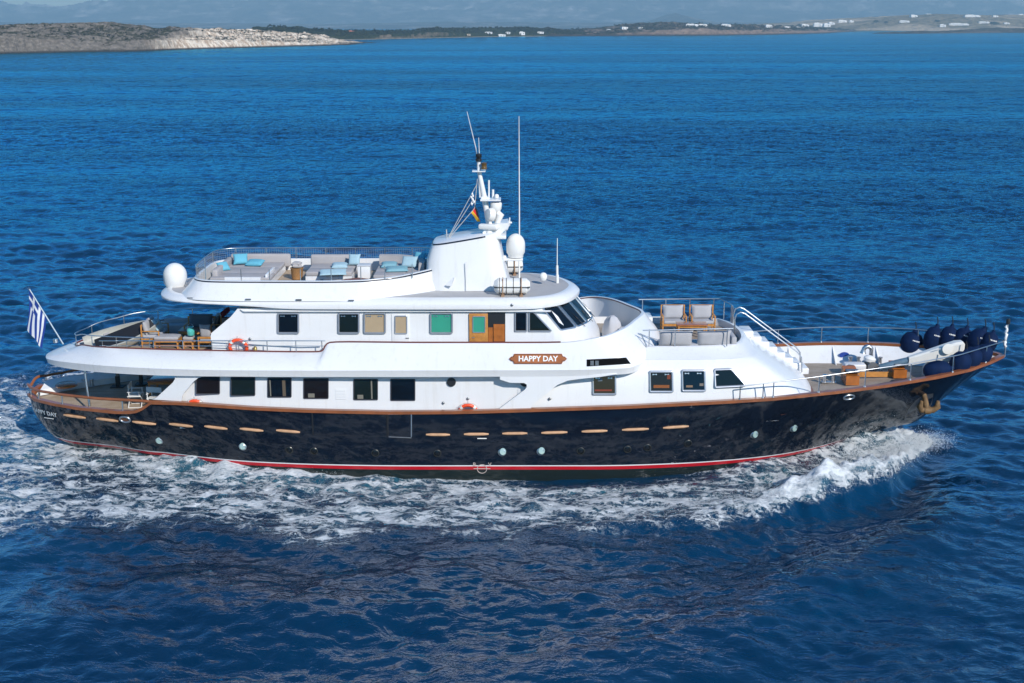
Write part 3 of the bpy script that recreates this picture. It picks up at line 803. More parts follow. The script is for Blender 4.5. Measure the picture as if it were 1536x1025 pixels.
# ------------------------------------------------------------------ roof slab and sun deck
rx = [-13.0, -12.85, -12.4, -11.6, -10.6, -9.2, -7.5, -3, .3, 1.35, 2.1, 2.52]
rb = [0, .95, 1.7, 2.2, 2.48, 2.6, 2.62, 2.64, 2.6, 2.28, 1.5, 0]
zb = [6.02, 6.02, 6.04, 6.07, 6.07, 6.02, 5.93, 5.92, 5.92, 5.93, 5.95, 5.97]
half_b = list(zip(rx, rb, zb)); half_s = list(zip(rx, rb, [6.12]*5+[6.11]*2+[6.1]*5))
RB, RS = ring(half_b, 6), ring(half_s, 6)
bm = bmesh.new()
loft(bm, [inset(RB, .3), inset(RB, .05), RB, blend(RB, RS, .6, 0, .012), RS, inset(RS, .1, 6.2), inset(RS, .26, 6.265), inset(RS, .36, 6.275), inset(RS, .42, 6.27)])
cap(bm, inset(RB, .3)); finish(bm, 'roof_shell', WHITE, yacht, 30)
bm = bmesh.new(); cap(bm, inset(RS, .4, 6.274)); finish(bm, 'roof_deck', GREY, yacht, 0)
# groove shadow line: moulding under the roof edge
for sg in (-1, 1):
    bm = bmesh.new(); pts = [V3(361, 464, -2.45)]+[V3(px, 466.6, -2.5) for px in (366, 500, 700, 826)]
    tube(bm, [(p.x, sg*abs(p.y), p.z) for p in pts], .035, 6); finish(bm, 'drip_moulding', WHITE, yacht, 60)
# sun deck body
sx_t = [-11.5, -11.47, -11.25, -10.7, -9.5, -7, -5.6, -4.3, -3.2, -2.7, -2.5]
sb_t = [0, 1.3, 1.85, 2.12, 2.2, 2.22, 2.18, 1.88, 1.25, .6, 0]
sz_t = [6.86, 6.86, 6.86, 6.86, 6.86, 6.86, 6.87, 6.93, 7.03, 7.06, 7.06]
sx_b = [-12.1, -12.05, -11.75, -11.0, -9.5, -7, -5.3, -4.0, -2.9, -2.4, -2.2]
sb_b = [0, 1.3, 1.95, 2.4, 2.56, 2.58, 2.5, 1.98, 1.2, .6, 0]
ST, SB = ring(list(zip(sx_t, sb_t, sz_t)), 6), ring(list(zip(sx_b, sb_b, [6.2]*11)), 6)
bm = bmesh.new()
loft(bm, [SB, blend(SB, ST, .12), blend(SB, ST, .5, .0, -.03), ST, inset(ST, .02), inset(ST, .1), inset(ST, .12, 6.4)])
for v in bm.verts:
    pass
finish(bm, 'sun_deck_bulwark', WHITE, yacht, 35)
bm = bmesh.new(); cap(bm, inset(ST, .11, 6.42)); finish(bm, 'sun_deck_floor', TEAK, yacht, 0)
bm = bmesh.new(); bl = inset([p+Vector((0, 0, -.045)) for p in ST], -.012)
P_ = [p for p in bl]
tube(bm, P_, .028, 6, closed=True); finish(bm, 'navy_line', NAVYP, yacht, 60)
# small drain slots
for px, py in ((285, 446.5), (372.5, 448.3), (448, 449), (448.5, 449.5), (527, 450)):
    bm = bmesh.new(); box(bm, V3(px, py, -2.56)+Vector((0, -.03, 0)), (.2, .03, .035)); finish(bm, 'drain_slot', GALV, yacht, 0)
def railing(name, tops, r=.022, posts=None, h=None, mids=(), m=STEEL, closed=False, base=None, parent=yacht):
    bm = bmesh.new(); tube(bm, tops, r, 8, closed=closed)
    for f in mids:
        tube(bm, [p-Vector((0, 0, h*(1-f))) for p in tops], r*.6, 6, closed=closed)
    if posts:
        for p in posts:
            p = Vector(p[0]), Vector(p[1]); tube(bm, [p[0], p[1]], r*.9, 6)
    return finish(bm, name, m, parent, 60)
def resample(P, ds):
    d = [0]
    for a, b in zip(P, P[1:]): d.append(d[-1]+(b-a).length)
    n = max(1, round(d[-1]/ds)); out = []
    for i in range(n+1):
        s = d[-1]*i/n; j = min(len(P)-2, max(0, int(np.searchsorted(d, s)-1))); f = (s-d[j])/max(1e-6, d[j+1]-d[j]); out.append(P[j].lerp(P[j+1], f))
    return out
def rail_on(rg, name, h, off, x0, x1, side, ds=1.2, mids=(), lean=0.):
    P = [Vector(p) for p in inset(rg, off) if x0 <= p.x <= x1 and (p.y*side >= 0 or side == 0)]
    if side: P.sort(key=lambda p: p.x)
    T = [p+Vector((0, 0, h)) for p in P]
    po = [(q, q+Vector((0, 0, h))) for q in resample(P, ds)]
    return railing(name, T, posts=po, mids=mids, h=h)
# sun deck rail runs round far side and aft; near side posts without top rail visible
def full_rail(rg, name, h, off, ds, mids, skip=None, net=False):
    P = [Vector(p) for p in inset(rg, off)]; P = [p for p in P if not skip or not skip(p)]
    # rotate list so the gap is at the ends
    if skip:
        full = [Vector(p) for p in inset(rg, off)]; k = next(i for i in range(len(full)) if skip(full[i]) and not skip(full[(i+1) % len(full)]))
        full = full[k+1:]+full[:k+1]; P = [p for p in full if not skip(p)]
    else: P = P+[P[0]]
    T = [p+Vector((0, 0, h)) for p in P]; po = [(q, q+Vector((0, 0, h))) for q in resample(P, ds)]
    o = railing(name, T, posts=po, mids=mids, h=h, r=.02)
    if net:
        bm = bmesh.new()
        for q in resample(P, .09): tube(bm, [q, q+Vector((0, 0, h))], .0035, 3)
        for f in (.2, .4, .6, .8): tube(bm, [p+Vector((0, 0, h*f)) for p in P], .0035, 3)
        finish(bm, 'safety_net', ROPE, o, 0)
full_rail(ST, 'sun_deck_railing', .42, .06, 1.15, (), lambda p: (p.y < 0 and p.x > -10.9) or p.x > -2.9, net=True)
bm = bmesh.new()
for px in (404.5, 451, 497, 541.5, 577, 617, 362):
    a = V3(px, 421, -2.12); yy = -max(1.3, 2.12-(max(0, a.x+5.6)**2)*.12)
    a = Vector((a.x, yy, 6.86)); tube(bm, [a, a+Vector((0, 0, .5 if px > 500 else .4))], .017, 6)
finish(bm, 'sun_deck_stanchions', STEEL, yacht, 60)

# ------------------------------------------------------------------ funnel, mast, domes, antennas
def fun(z, a, f, b, za=0):
    m = (a+f)/2; n = 9; out = []
    for i in range(n):
        t = i/(n-1); th = math.pi*t; x = m-(f-a)/2*math.copysign(abs(math.cos(th))**.6, math.cos(th)); y = b*abs(math.sin(th))**.38
        out.append((x, y if 0 < i < n-1 else 0, z+za*(x-a)/(f-a)))
    return out
FU = [ring(fun(6.2, -3.15, .02, 1.2), 5), ring(fun(6.7, -3.2, -.12, 1.18), 5), ring(fun(7.3, -3.15, -.3, 1.1, .1), 5), ring(fun(7.72, -3.02, -.45, 1.03, .38), 5), ring(fun(7.92, -2.92, -.5, 1.0, .42), 5), ring(fun(7.95, -2.86, -.55, .95, .42), 5)]
bm = bmesh.new(); loft(bm, FU); cap(bm, FU[-1]); finish(bm, 'funnel', WHITE, yacht, 40)
bm = bmesh.new(); tube(bm, [p+Vector((0, 0, -.02)) for p in inset(FU[4], -.006) if p.x < -.95 and p.y < .3], .03, 6); finish(bm, 'funnel_line', NAVYP, yacht, 60)
bm = bmesh.new(); P = [V3(699, 393, -1.22), V3(699, 436, -1.25), V3(728, 436, -1.25)]
tube(bm, P, .015, 6); finish(bm, 'funnel_door_seam', WHITE, yacht, 60)
bm = bmesh.new(); prism(bm, [V3(668, 428, -1.25), V3(680, 416, -1.2), V3(682, 416, -1.25), V3(677, 429, -1.35)], (0, .1, 0)); finish(bm, 'funnel_scoop', WHITE, yacht, 0)
# mast
mast_root = V3(734, 350, -.0)
def mast():
    bm = bmesh.new()
    box(bm, V3(740, 351, -.15)+Vector((0, .1, -.02)), (.95, 1.5, .12), bev=.03)
    prism(bm, [V3(724, 358, -.55), V3(747, 355, -.55), V3(764, 339, -.55), V3(762, 334, -.55), V3(742, 336, -.55), V3(724, 348, -.55)], (0, 1.0, 0))
    po = finish(bm, 'mast_platform', WHITE, yacht, 30)
    bm = bmesh.new(); a, b = V3(736, 345, 0), V3(718.5, 256, 0); tube(bm, [a, a.lerp(b, .5), b], [.13, .11, .075], 12)
    tube(bm, [b, V3(718, 240, 0)], .07, 10); tube(bm, [V3(718, 256, 0), V3(720, 296, 0)], .035, 8)
    mo = finish(bm, 'mast', WHITE, yacht, 60)
    bm = bmesh.new(); c = V3(718.5, 256, 0); box(bm, c, (.48, .5, .03)); finish(bm, 'mast_shelf', WHITE, mo, 0)
    bm = bmesh.new(); lathe(bm, [(0, -.02), (.11, -.02), (.11, .08), (.07, .1), (.11, .14), (.11, .24), (.0, .28)], V3(718, 241, 0), (0, 0, 1), 14); finish(bm, 'mast_light', BLACK, mo, 50)
    bm = bmesh.new(); lathe(bm, [(0, 0), (.11, 0), (.11, .06), (.1, .08), (.1, .2), (.12, .22), (.0, .26)], V3(726, 253.5, -.15), (0, 0, 1), 14, ); finish(bm, 'brown_light', mat('amber_lamp', (.12, .07, .02), .3), mo, 50)
    bm = bmesh.new(); box(bm, V3(736, 298.5, 0), (.75, .7, .05)); box(bm, V3(728, 296.5, 0), (.3, .3, .1)); finish(bm, 'spreader', WHITE, mo, 0)
    bm = bmesh.new()
    for px, y0, y1, r in ((733.3, 297, 270, .035), (739.5, 296, 284, .045)): tube(bm, [V3(px, y0, .1), V3(px, y1, .1)], r, 8)
    lathe(bm, [(0, 0), (.07, 0), (.09, .06), (.07, .13), (0, .16)], V3(745, 297, 0), (0, 0, 1), 12); finish(bm, 'mast_aerials', WHITE, mo, 60)
    bm = bmesh.new(); # searchlights and horn cluster, upper radar scanner
    lathe(bm, [(0, -.26), (.12, -.24), (.2, -.1), (.22, .1), (.19, .14), (0, .15)], V3(744, 309, -.1), (0, 0, 1), 18)
    tube(bm, [V3(744, 310, -.1), V3(741, 331, -.1)], [.09, .07], 8)
    finish(bm, 'upper_radar', WHITEP, po, 50)
    bm = bmesh.new(); c = V3(738, 322, -.35); lathe(bm, [(0, -.03), (.24, -.02), (.26, .06), (.2, .2), (0, .24)], c, (-.75, -.5, .15), 18)
    tube(bm, [V3(746, 318, -.2), V3(750, 322, -.2), V3(745, 336, -.2)], [.1, .16, .09], 10)
    finish(bm, 'horn_speaker', WHITEP, po, 50)
    bm = bmesh.new(); box(bm, V3(733, 340, -.55), (.75, .28, .2), rot=Matrix.Rotation(R(-20), 3, 'Z'), bev=.07); tube(bm, [V3(735, 342, -.5), V3(735, 353, -.5)], [.1, .2], 12)
    finish(bm, 'radar_scanner', WHITEP, po, 50)
    bm = bmesh.new(); box(bm, V3(754, 333.5, .2), (.62, .3, .06), rot=Matrix.Rotation(R(25), 3, 'Z')); tube(bm, [V3(764.5, 326, .2), V3(764.2, 338, .2)], .025, 6); lathe(bm, [(0, -.1), (.1, -.06), (.12, 0), (.1, .06), (0, .1)], V3(759, 341, -.1), (1, 0, 0), 12)
    finish(bm, 'forward_arm', WHITE, po, 40)
    # stays / halyards
    bm = bmesh.new()
    for a, b in (((672.5, 356), (715, 277)), ((673.5, 357), (712, 312)), ((712, 312), (716, 268)), ((674, 355), (709, 300))): tube(bm, [V3(a[0], a[1], 0), V3(b[0], b[1], 0)], .014, 5)
    tube(bm, [V3(670.5, 358, 0), V3(669.5, 344, 0)], .02, 6)
    finish(bm, 'halyard', ROPE, mo, 60)
    bm = bmesh.new(); 
    for k in range(7): lathe(bm, [(0, -.09), (.05, 0), (0, .09)], V3(709+random.uniform(-2, 2), 291+k*2.4, random.uniform(-.05, .05)), (random.uniform(-1, 1), random.uniform(-1, 1), 1.2), 6)
    finish(bm, 'furled_pennant', FLAGW, mo, 60)
mast()
bm = bmesh.new(); tube(bm, [V3(719, 258, .25), V3(714.5, 225, .25), V3(700.5, 167, .25)], [.028, .02, .009], 6); finish(bm, 'whip_antenna', WHITEP, yacht, 60)
bm = bmesh.new(); tube(bm, [V3(719.5, 245, .1), V3(718, 206, .1)], [.02, .008], 6); finish(bm, 'whip_antenna', WHITEP, yacht, 60)
bm = bmesh.new(); tube(bm, [V3(779, 418, .95), V3(779, 312, .95), V3(778.5, 174, .95)], [.035, .025, .01], 6); finish(bm, 'whip_antenna', WHITEP, yacht, 60)
bm = bmesh.new(); tube(bm, [V3(836, 424, .3), V3(835.7, 398, .3)], .045, 8); tube(bm, [V3(835.7, 400, .3), V3(836, 357, .3)], [.02, .012], 6); tube(bm, [V3(836, 412, .3), V3(836, 430, .3)], .06, 8)
finish(bm, 'whip_antenna', WHITEP, yacht, 60)
def dome(px, pb, Y, r, h, name, m=WHITEP):
    c = V3(px, pb, Y); bm = bmesh.new()
    pf = [(0, 0), (r*.8, 0), (r*.82, h*.1), (r*.97, h*.2), (r, h*.42)]+[(r*math.cos(a), h*.52+(h*.48)*math.sin(a)) for a in np.linspace(0, math.pi/2, 8)[:-1]]+[(0, h)]
    lathe(bm, pf, c, (0, 0, 1), 28); return finish(bm, name, m, yacht, 50)
dome(773.5, 385, -.1, .35, .87, 'satellite_dome'); dome(264, 432, -.2, .43, .95, 'satellite_dome')
dome(815, 419.5, 0, .14, .28, 'small_dome')
bm = bmesh.new(); box(bm, V3(766, 386.5, -.1)+Vector((0, 0, -.03)), (.9, .5, .08), bev=.02); tube(bm, [V3(750, 389, -.1), V3(760, 387, -.1)], .12, 8); finish(bm, 'dome_bracket', WHITE, yacht, 30)
bm = bmesh.new(); lathe(bm, [(.55, 0), (.5, .2), (.36, .34), (0, .36)], V3(266, 440, -.2)+Vector((0, 0, -.12)), (0, 0, 1), 24); finish(bm, 'dome_pedestal', WHITE, yacht, 40)
# life rafts
def raft(loc, label):
    t = thing('life_raft_canister', label, 'life raft', loc, 0, 'life raft canisters on the wheelhouse roof')
    bm = bmesh.new(); lathe(bm, [(0, -.66), (.17, -.64), (.27, -.52), (.285, -.5), (.285, .5), (.27, .52), (.17, .64), (0, .66)], (0, 0, .33), (1, 0, 0), 12); finish(bm, 'canister', WHITEP, t, 30)
    bm = bmesh.new()
    for x in (-.45, -.2, .05, .3): tube(bm, [(x, .292*math.cos(a), .33+.292*math.sin(a)) for a in np.linspace(0, 2*math.pi, 17)[:-1]], .012, 5, closed=True)
    box(bm, (0, 0, .33), (1.28, .588, .03)); finish(bm, 'strap', BLACK, t, 40)
    for x in (-.33, .33):
        bm = bmesh.new(); tube(bm, [(x, -.3, .02), (x, -.32, .3), (x, -.16, .6), (x, .16, .6), (x, .32, .3), (x, .3, .02)], .02, 6); box(bm, (x, 0, .03), (.12, .7, .05)); finish(bm, 'cradle', mat('copper_tube', (.5, .3, .18), .4, metal=.5), t, 40)
    return t
c = SZ(768, 441.5, 6.29); raft((c[0], c[1], 6.275), 'white barrel life raft canister lying in a cradle in front of the funnel foot')
c = SZ(765, 411, 6.29); raft((c[0]-.15, c[1]+.1, 6.275), 'white life raft canister half hidden behind the funnel under the large dome')

# name board
h0, n0 = ray_on(SHELL, 778, 538); h1, n1 = ray_on(SHELL, 838, 538); hm_, nm_ = ray_on(SHELL, 807, 538)
bu = (h1-h0).normalized(); bv_ = nm_.cross(bu).normalized()
if bv_.z < 0: bv_ = -bv_
bn = bu.cross(bv_).normalized()
if bn.y > 0: bn = -bn
MB = Matrix((bu, bv_, -bn if False else bu.cross(bv_))).transposed().to_4x4(); MB.translation = hm_+bn*.035
if (MB.to_3x3() @ Vector((0, 0, 1))).y > 0: bn = bn
wd, hg = 43.5*43.0/FPX, 7.6*43.0/FPX
P = [(-wd, 0), (-wd*.93, hg*.42), (-wd*.86, hg*.5), (-wd*.82, hg), (wd*.82, hg), (wd*.86, hg*.5), (wd*.93, hg*.42), (wd, 0), (wd*.93, -hg*.42), (wd*.86, -hg*.5), (wd*.82, -hg), (-wd*.82, -hg), (-wd*.86, -hg*.5), (-wd*.93, -hg*.42)]
bm = bmesh.new(); prism(bm, [MB @ Vector((a, b, 0)) for a, b in P], MB.to_3x3() @ Vector((0, 0, -.05))); nb = finish(bm, 'name_board', VARN, yacht, 0)
bm = bmesh.new(); text_mesh(bm, 'HAPPY DAY', .18, MB @ Matrix.Translation((0, -.005, .003)), xs=1.0, bold=.03, thick=.012); finish(bm, 'lettering', TEXTW, nb, 0)
bm = bmesh.new(); tube(bm, [MB @ Vector((a*.97, b*.87, .004)) for a, b in P], .008, 5, closed=True); finish(bm, 'carved_border', BLACK, nb, 60)

# ------------------------------------------------------------------ railings of the other decks
full_rail(r_toe, 'aft_railing', .42, .05, 1.35, (), lambda p: p.x > -9.6 or (p.y < 0 and p.x > -12.9))
# near side aft rail with mid rail
def near_rail(px0, px1, name, ytop, ymid, posts, Yf, ybase):
    bm = bmesh.new(); P = []; 
    for px in np.linspace(px0, px1, 14): 
        x, _ = S(px, ytop, -2.7); P.append(Vector((x, -Yf(x), S(px, ytop, -Yf(x))[1])))
    tube(bm, P, .02, 6)
    if ymid:
        Q = [Vector((p.x, p.y, p.z-(ymid-ytop)/FPX*43.5)) for p in P]; tube(bm, Q, .014, 6)
    for px in posts:
        x, _ = S(px, ytop, -2.7); y = -Yf(x); tube(bm, [(x, y, S(px, ytop, y)[1]), (x, y, S(px, ybase, y)[1])], .018, 6)
    finish(bm, name, STEEL, yacht, 60)
bf = fcurve([(a, b) for a, b in zip(bd_x, bd_b)][1:-3])
near_rail(134, 489, 'side_railing', 511, 519, (140, 182.5, 226, 271.5, 316, 357, 401, 445, 484), lambda x: bf(max(-16, x))-.05, 527)
bm = bmesh.new()
for px in (484, 489):
    pass
# lounge rails
LR = [V3(964, 495.5, -2.33), V3(1100, 492.3, -2.33)]
bm = bmesh.new(); tube(bm, LR, .024, 8)
for px in (974, 1013, 1091): p = S(px, 494, -2.33); tube(bm, [(p[0], -2.33, p[1]), (p[0], -2.33, 4.5)], .02, 6)
tube(bm, [V3(957, 499.5, -2.45), V3(990, 511, -2.2)], .018, 6); tube(bm, [V3(961, 500, -2.45), V3(970, 521, -2.4)], .018, 6)
finish(bm, 'lounge_railing', STEEL, yacht, 60)
bm = bmesh.new(); zt = 5.13
P = [V3(958, 449, 2.3), V3(1079, 447.5, 2.3), V3(1098, 457, 1.4), V3(1099, 459, 1.2)]; tube(bm, P, .024, 8)
for px, py, Y in ((964, 449, 2.3), (999, 448.6, 2.3), (1035, 448.2, 2.3), (1071, 448, 2.3), (1086.5, 451.5, 1.95), (1097.5, 457, 1.4), (1099.5, 459, 1.2)):
    a = V3(px, py, Y); tube(bm, [a, (a.x, a.y, 4.5)], .02, 6)
finish(bm, 'lounge_railing', STEEL, yacht, 60)
# stairs on the sloping front of the house, centre line, and the two handrails
def stairs():
    bm = bmesh.new(); n = 8; a = Vector((8.75, 0, 4.42)); b = Vector((11.25, 0, 2.75))
    for i in range(n):
        t0, t1 = i/n, (i+1)/n; p = a.lerp(b, t0); q = a.lerp(b, t1)
        box(bm, ((p.x+q.x)/2+.05, .75, p.z-.14), ((q.x-p.x)+.12, .95, .24), bev=.04)
    finish(bm, 'front_steps', WHITE, yacht, 30)
    for Y, top in ((.25, [(1102, 500), (1101, 476), (1104, 466), (1112, 461.5), (1120, 466), (1196, 526), (1201, 534), (1202, 553)]), (1.25, [(1105, 482), (1103, 472), (1108, 463), (1116, 461), (1190, 518), (1199, 527), (1200, 545)])):
        pass
    tops = [(1103, 506), (1102, 480), (1104.5, 471), (1111, 468), (1118, 470.5), (1196, 528), (1202, 536), (1202.5, 558)]
    for Y, dx, dy in ((.15, 0, 0), (1.35, -2, -7.5)):
        bm = bmesh.new(); P = [V3(px+dx, py+dy, Y) for px, py in tops]
        PP = []
        for i in range(len(P)-1):
            for t in (0, .5): PP.append(P[i].lerp(P[i+1], t))
        PP.append(P[-1]); tube(bm, PP, .026, 8); finish(bm, 'stair_handrail', STEEL, yacht, 60)
    # rounded moulding beside the stairs
stairs()
# bow rails (both sides) on the cap rail
def bow_rail():
    prs = []
    xs = [x for x in hx if x > 7.6 and x < 18.5]
    hgt = fcurve([(7.6, .05), (8.4, .32), (9.5, .42), (12, .6), (16, .62), (18.6, .62)])
    top = [(1035, 604), (1072, 583), (1100, 580.5), (1165, 572.5), (1230, 564.5), (1300, 554.5), (1369, 545), (1440, 532), (1505, 512)]
    T = [Vector((x, -hb(x)+.02, zfit(top, x, -hb(x)+.02))) for x in xs]
    TT = T+[Vector((18.62, 0, T[-1].z+.01))]+[Vector((p.x, -p.y, p.z)) for p in T[::-1]]
    bm = bmesh.new(); tube(bm, TT, .022, 8)
    finish(bm, 'bow_top_rail', STEEL, yacht, 60)
    for px in (1075, 1097, 1141, 1165, 1231.5, 1302, 1368.5, 1430.5, 1482):
        b = min(T, key=lambda p: abs(proj(*p)[0]-px))
        for sg in (-1, 1):
            if sg == 1 and px < 1150 and px != 1097: continue
            bm = bmesh.new(); tube(bm, [(b.x, sg*abs(b.y), b.z), (b.x, sg*abs(b.y), zg(b.x)+.05)], .02, 6); lathe(bm, [(.05, 0), (.04, .04), (0, .05)], (b.x, sg*abs(b.y), zg(b.x)+.055), (0, 0, 1), 10)
            finish(bm, 'bow_rail_post', STEEL, yacht, 60)
    # far side continues aft
    bm = bmesh.new(); P = [Vector((x, hb(x)-.02, zg(x)+.56)) for x in np.linspace(4.5, 8.2, 8)]; tube(bm, P, .022, 8)
    for p in P[::3]: tube(bm, [p, (p.x, p.y, zg(p.x)+.04)], .02, 6)
    finish(bm, 'far_side_railing', STEEL, yacht, 60)
bow_rail()
# jack staff at the stem
bm = bmesh.new(); a = V3(1507, 535, 0); tube(bm, [a, a+Vector((0, 0, 1.35))], .025, 8); finish(bm, 'jack_staff', STEEL, yacht, 60)
bm = bmesh.new(); lathe(bm, [(0, 0), (.07, 0), (.08, .1), (.06, .2), (0, .22)], a+Vector((0, 0, 1.28)), (0, 0, 1), 12); finish(bm, 'stem_light', BLACK, yacht, 50)
# ensign staff
st0, st1 = V3(95, 516, 0), V3(43.5, 432.5, 0)
bm = bmesh.new(); tube(bm, [st0, st1], [.035, .025], 8); lathe(bm, [(0, -.05), (.06, 0), (0, .06)], st1, (0, 0, 1), 10); finish(bm, 'ensign_staff', STEEL, yacht, 60)
bm = bmesh.new(); tube(bm, [V3(83, 508, 0), V3(83.5, 513.5, 0)], .09, 10); finish(bm, 'stern_light', STEEL, yacht, 50)

# ================================================================== THINGS ON DECK
def pillow(bm, w, h, t, M, mi=0, n=12):
    for s in (-1, 1):
        g = []
        for i in range(n+1):
            row = []
            for j in range(n+1):
                u = -1+2*i/n; v = -1+2*j/n; k = (max(0, 1-u**4)*max(0, 1-v**4))**.5
                pin = 1-.07*(1-abs(u)**3)*abs(v)**3; pin2 = 1-.07*(1-abs(v)**3)*abs(u)**3
                row.append(bm.verts.new(M @ Vector((u*w/2*pin2, v*h/2*pin, s*t/2*k))))
            g.append(row)
        for i in range(n):
            for j in range(n):
                f = bm.faces.new([g[i][j], g[i+1][j], g[i+1][j+1], g[i][j+1]]); f.material_index = mi
def TR(loc, rx=0, ry=0, rz=0): return Matrix.Translation(loc) @ Matrix.Rotation(R(rz), 4, 'Z') @ Matrix.Rotation(R(ry), 4, 'Y') @ Matrix.Rotation(R(rx), 4, 'X')
def pillow_thing(label, loc, w, h, t, rx, ry, rz, m, group=None):
    bm = bmesh.new(); pillow(bm, w, h, t, TR((0, 0, 0), rx, ry, rz)); o = finish(bm, 'pillow', m, None, 60); o.location = loc
    return tag(o, label, 'pillow', group)
def onz(px, py, z): x, y = SZ(px, py, z); return Vector((x, y, z))
BZ = 3.955
def armchair(label, loc, rz, w=.66, back_m=CUSH, seat_m=CUSH, group=None, name='wooden_armchair', backh=.86, cat='armchair'):
    t = thing(name, label, cat, loc, R(rz), group)
    d = .7
    bm = bmesh.new()
    for sx in (-1, 1):
        x = sx*(w/2+.03)
        box(bm, (x, -d/2+.03, .31), (.05, .05, .62), bev=.008); box(bm, (x, d/2-.03, backh/2), (.05, .05, backh), bev=.008)
        box(bm, (x, 0, .625), (.07, d, .03), bev=.008); box(bm, (x, 0, .32), (.03, d, .05)); box(bm, (x, 0, .18), (.03, d, .04))
    box(bm, (0, -d/2+.03, .30), (w, .03, .08)); box(bm, (0, d/2-.03, .30), (w, .03, .06)); box(bm, (0, d/2-.03, backh-.03), (w, .035, .07))
    for k in range(5): box(bm, (-w/2+w*(k+.5)/5, 0, .33), (.06, d-.06, .015))
    finish(bm, 'frame', FURN, t, 30)
    bm = bmesh.new(); box(bm, (0, -.01, .40), (w-.02, d-.06, .12), bev=.04); finish(bm, 'seat_cushion', seat_m, t, 60)
    bm = bmesh.new(); n = max(1, round(w/.75))
    for k in range(n): pillow(bm, w/n-.02, .55, .2, TR((-w/2+w*(k+.5)/n, d/2-.14, .70), 78, 0, 0))
    finish(bm, 'back_cushion', back_m, t, 60)
    return t
def low_table(label, loc, rz, sx, sy, h, m=DARKW, name='coffee_table'):
    t = thing(name, label, 'table', loc, R(rz)); bm = bmesh.new(); box(bm, (0, 0, h-.02), (sx, sy, .035), bev=.008); finish(bm, 'tabletop', m, t, 30)
    for i in (-1, 1):
        for j in (-1, 1):
            bm = bmesh.new(); box(bm, (i*(sx/2-.06), j*(sy/2-.06), (h-.04)/2), (.06, .06, h-.04)); finish(bm, 'leg', FURN, t, 0)
    bm = bmesh.new()
    for j in (-1, 1): box(bm, (0, j*(sy/2-.06), h-.08), (sx-.12, .03, .08))
    finish(bm, 'apron', FURN, t, 0)
    return t
# upper aft deck
armchair('wide wooden sofa with leaning grey back cushion beside the dinghy', onz(229, 519, BZ)+Vector((0, .45, 0)), 90, 1.25, name='wooden_sofa', cat='sofa')
pillow_thing('pale blue pillow leaning on the wooden sofa next to the dinghy', onz(233, 519, BZ)+Vector((0, .5, .72)), .5, .5, .16, 0, 62, -14, PALEB)
def ottoman(label, loc, sx, sy, m):
    t = thing('footstool', label, 'footstool', loc); bm = bmesh.new()
    for i in (-1, 1):
        for j in (-1, 1): box(bm, (i*(sx/2-.03), j*(sy/2-.03), .17), (.06, .06, .34))
        box(bm, (0, i*(sy/2-.02), .3), (sx, .03, .09)); box(bm, (0, i*(sy/2-.02), .13), (sx, .03, .05)); box(bm, (i*(sx/2-.02), 0, .3), (.03, sy, .09))
    finish(bm, 'frame', FURN, t, 0); bm = bmesh.new(); box(bm, (0, 0, .40), (sx-.02, sy-.02, .12), bev=.04); finish(bm, 'seat_cushion', m, t, 60); return t
ottoman('long wooden slatted footstool with grey cushion along the near edge of the upper aft deck', onz(250, 523, BZ)+Vector((0, .25, 0)), .92, .6, CUSH)
low_table('brown square table carrying the aqua lantern on the upper aft deck', onz(287, 516, BZ)+Vector((0, .3, 0)), 0, .95, .7, .52)
def lantern():
    t = thing('lantern', 'aqua glass lantern jar standing on the brown deck table', 'lantern', onz(286, 503, BZ+.52)+Vector((0, .05, 0))); bm = bmesh.new()
    lathe(bm, [(0, 0), (.12, 0), (.14, .03), (.14, .24), (.1, .29), (.1, .31), (.115, .32), (.09, .32), (.09, .28), (0, .28)], seg=16); finish(bm, 'jar', mat('aqua_glass', (.10, .52, .48), .12, coat=.6, var=.3, vscale=20), t, 50)
    bm = bmesh.new(); tube(bm, [(.11*math.cos(a), 0, .3+.14*math.sin(a)) for a in np.linspace(0, math.pi, 11)], .006, 5); finish(bm, 'handle', STEEL, t, 60)
lantern()
BLUEG = mat('slate_canvas', (.10, .13, .17), .85, var=.15, bump=.3)
armchair('wooden armchair with slate blue back cushion on the far side of the table', Vector((-11.95, .75, BZ)), 0, .95, BLUEG, CUSH, name='wooden_armchair')
armchair('narrow wooden armchair with a black back just aft of the house wall', onz(314, 514, BZ)+Vector((0, .6, 0)), -72, .6, BLACK, CUSH, backh=.95)
armchair('low wooden chair close to the near rail in front of the house wall', onz(309, 524.5, BZ)+Vector((0, .3, 0)), 180, .45, CUSH, CUSH, backh=.5)
ottoman('small wooden stool leaning beside the brown deck table', onz(282, 524, BZ)+Vector((0, .22, 0)), .4, .36, CUSHT)
bm = bmesh.new(); box(bm, (0, 0, .2), (1.05, .5, .4), bev=.05); box(bm, (0, .2, .42), (1.05, .16, .3), bev=.05); o = finish(bm, 'bench_locker', CUSH, None, 50); o.location = (-13.1, 1.75, BZ); tag(o, 'grey padded bench against the far bulwark behind the footstool', 'bench')
def towel():
    t = bmesh.new(); n = 8; g = []
    for i in range(n+1):
        row = []
        for j in range(6):
            u = i/n; v = j/5; row.append(t.verts.new((u*.62, v*.5+.03*math.sin(6*u+4*v), .55*u+.25-.25*v*v+.03*math.sin(9*v+3*u))))
        g.append(row)
    for i in range(n):
        for j in range(5): t.faces.new([g[i][j], g[i+1][j], g[i+1][j+1], g[i][j+1]])
    bmesh.ops.solidify(t, geom=t.faces[:], thickness=.03); o = finish(t, 'red_blanket', REDC, None, 60); o.location = onz(314, 503, BZ)+Vector((0, .6, .2)); tag(o, 'crimson red blanket draped at the edge of the slanted white wall', 'blanket')
towel()
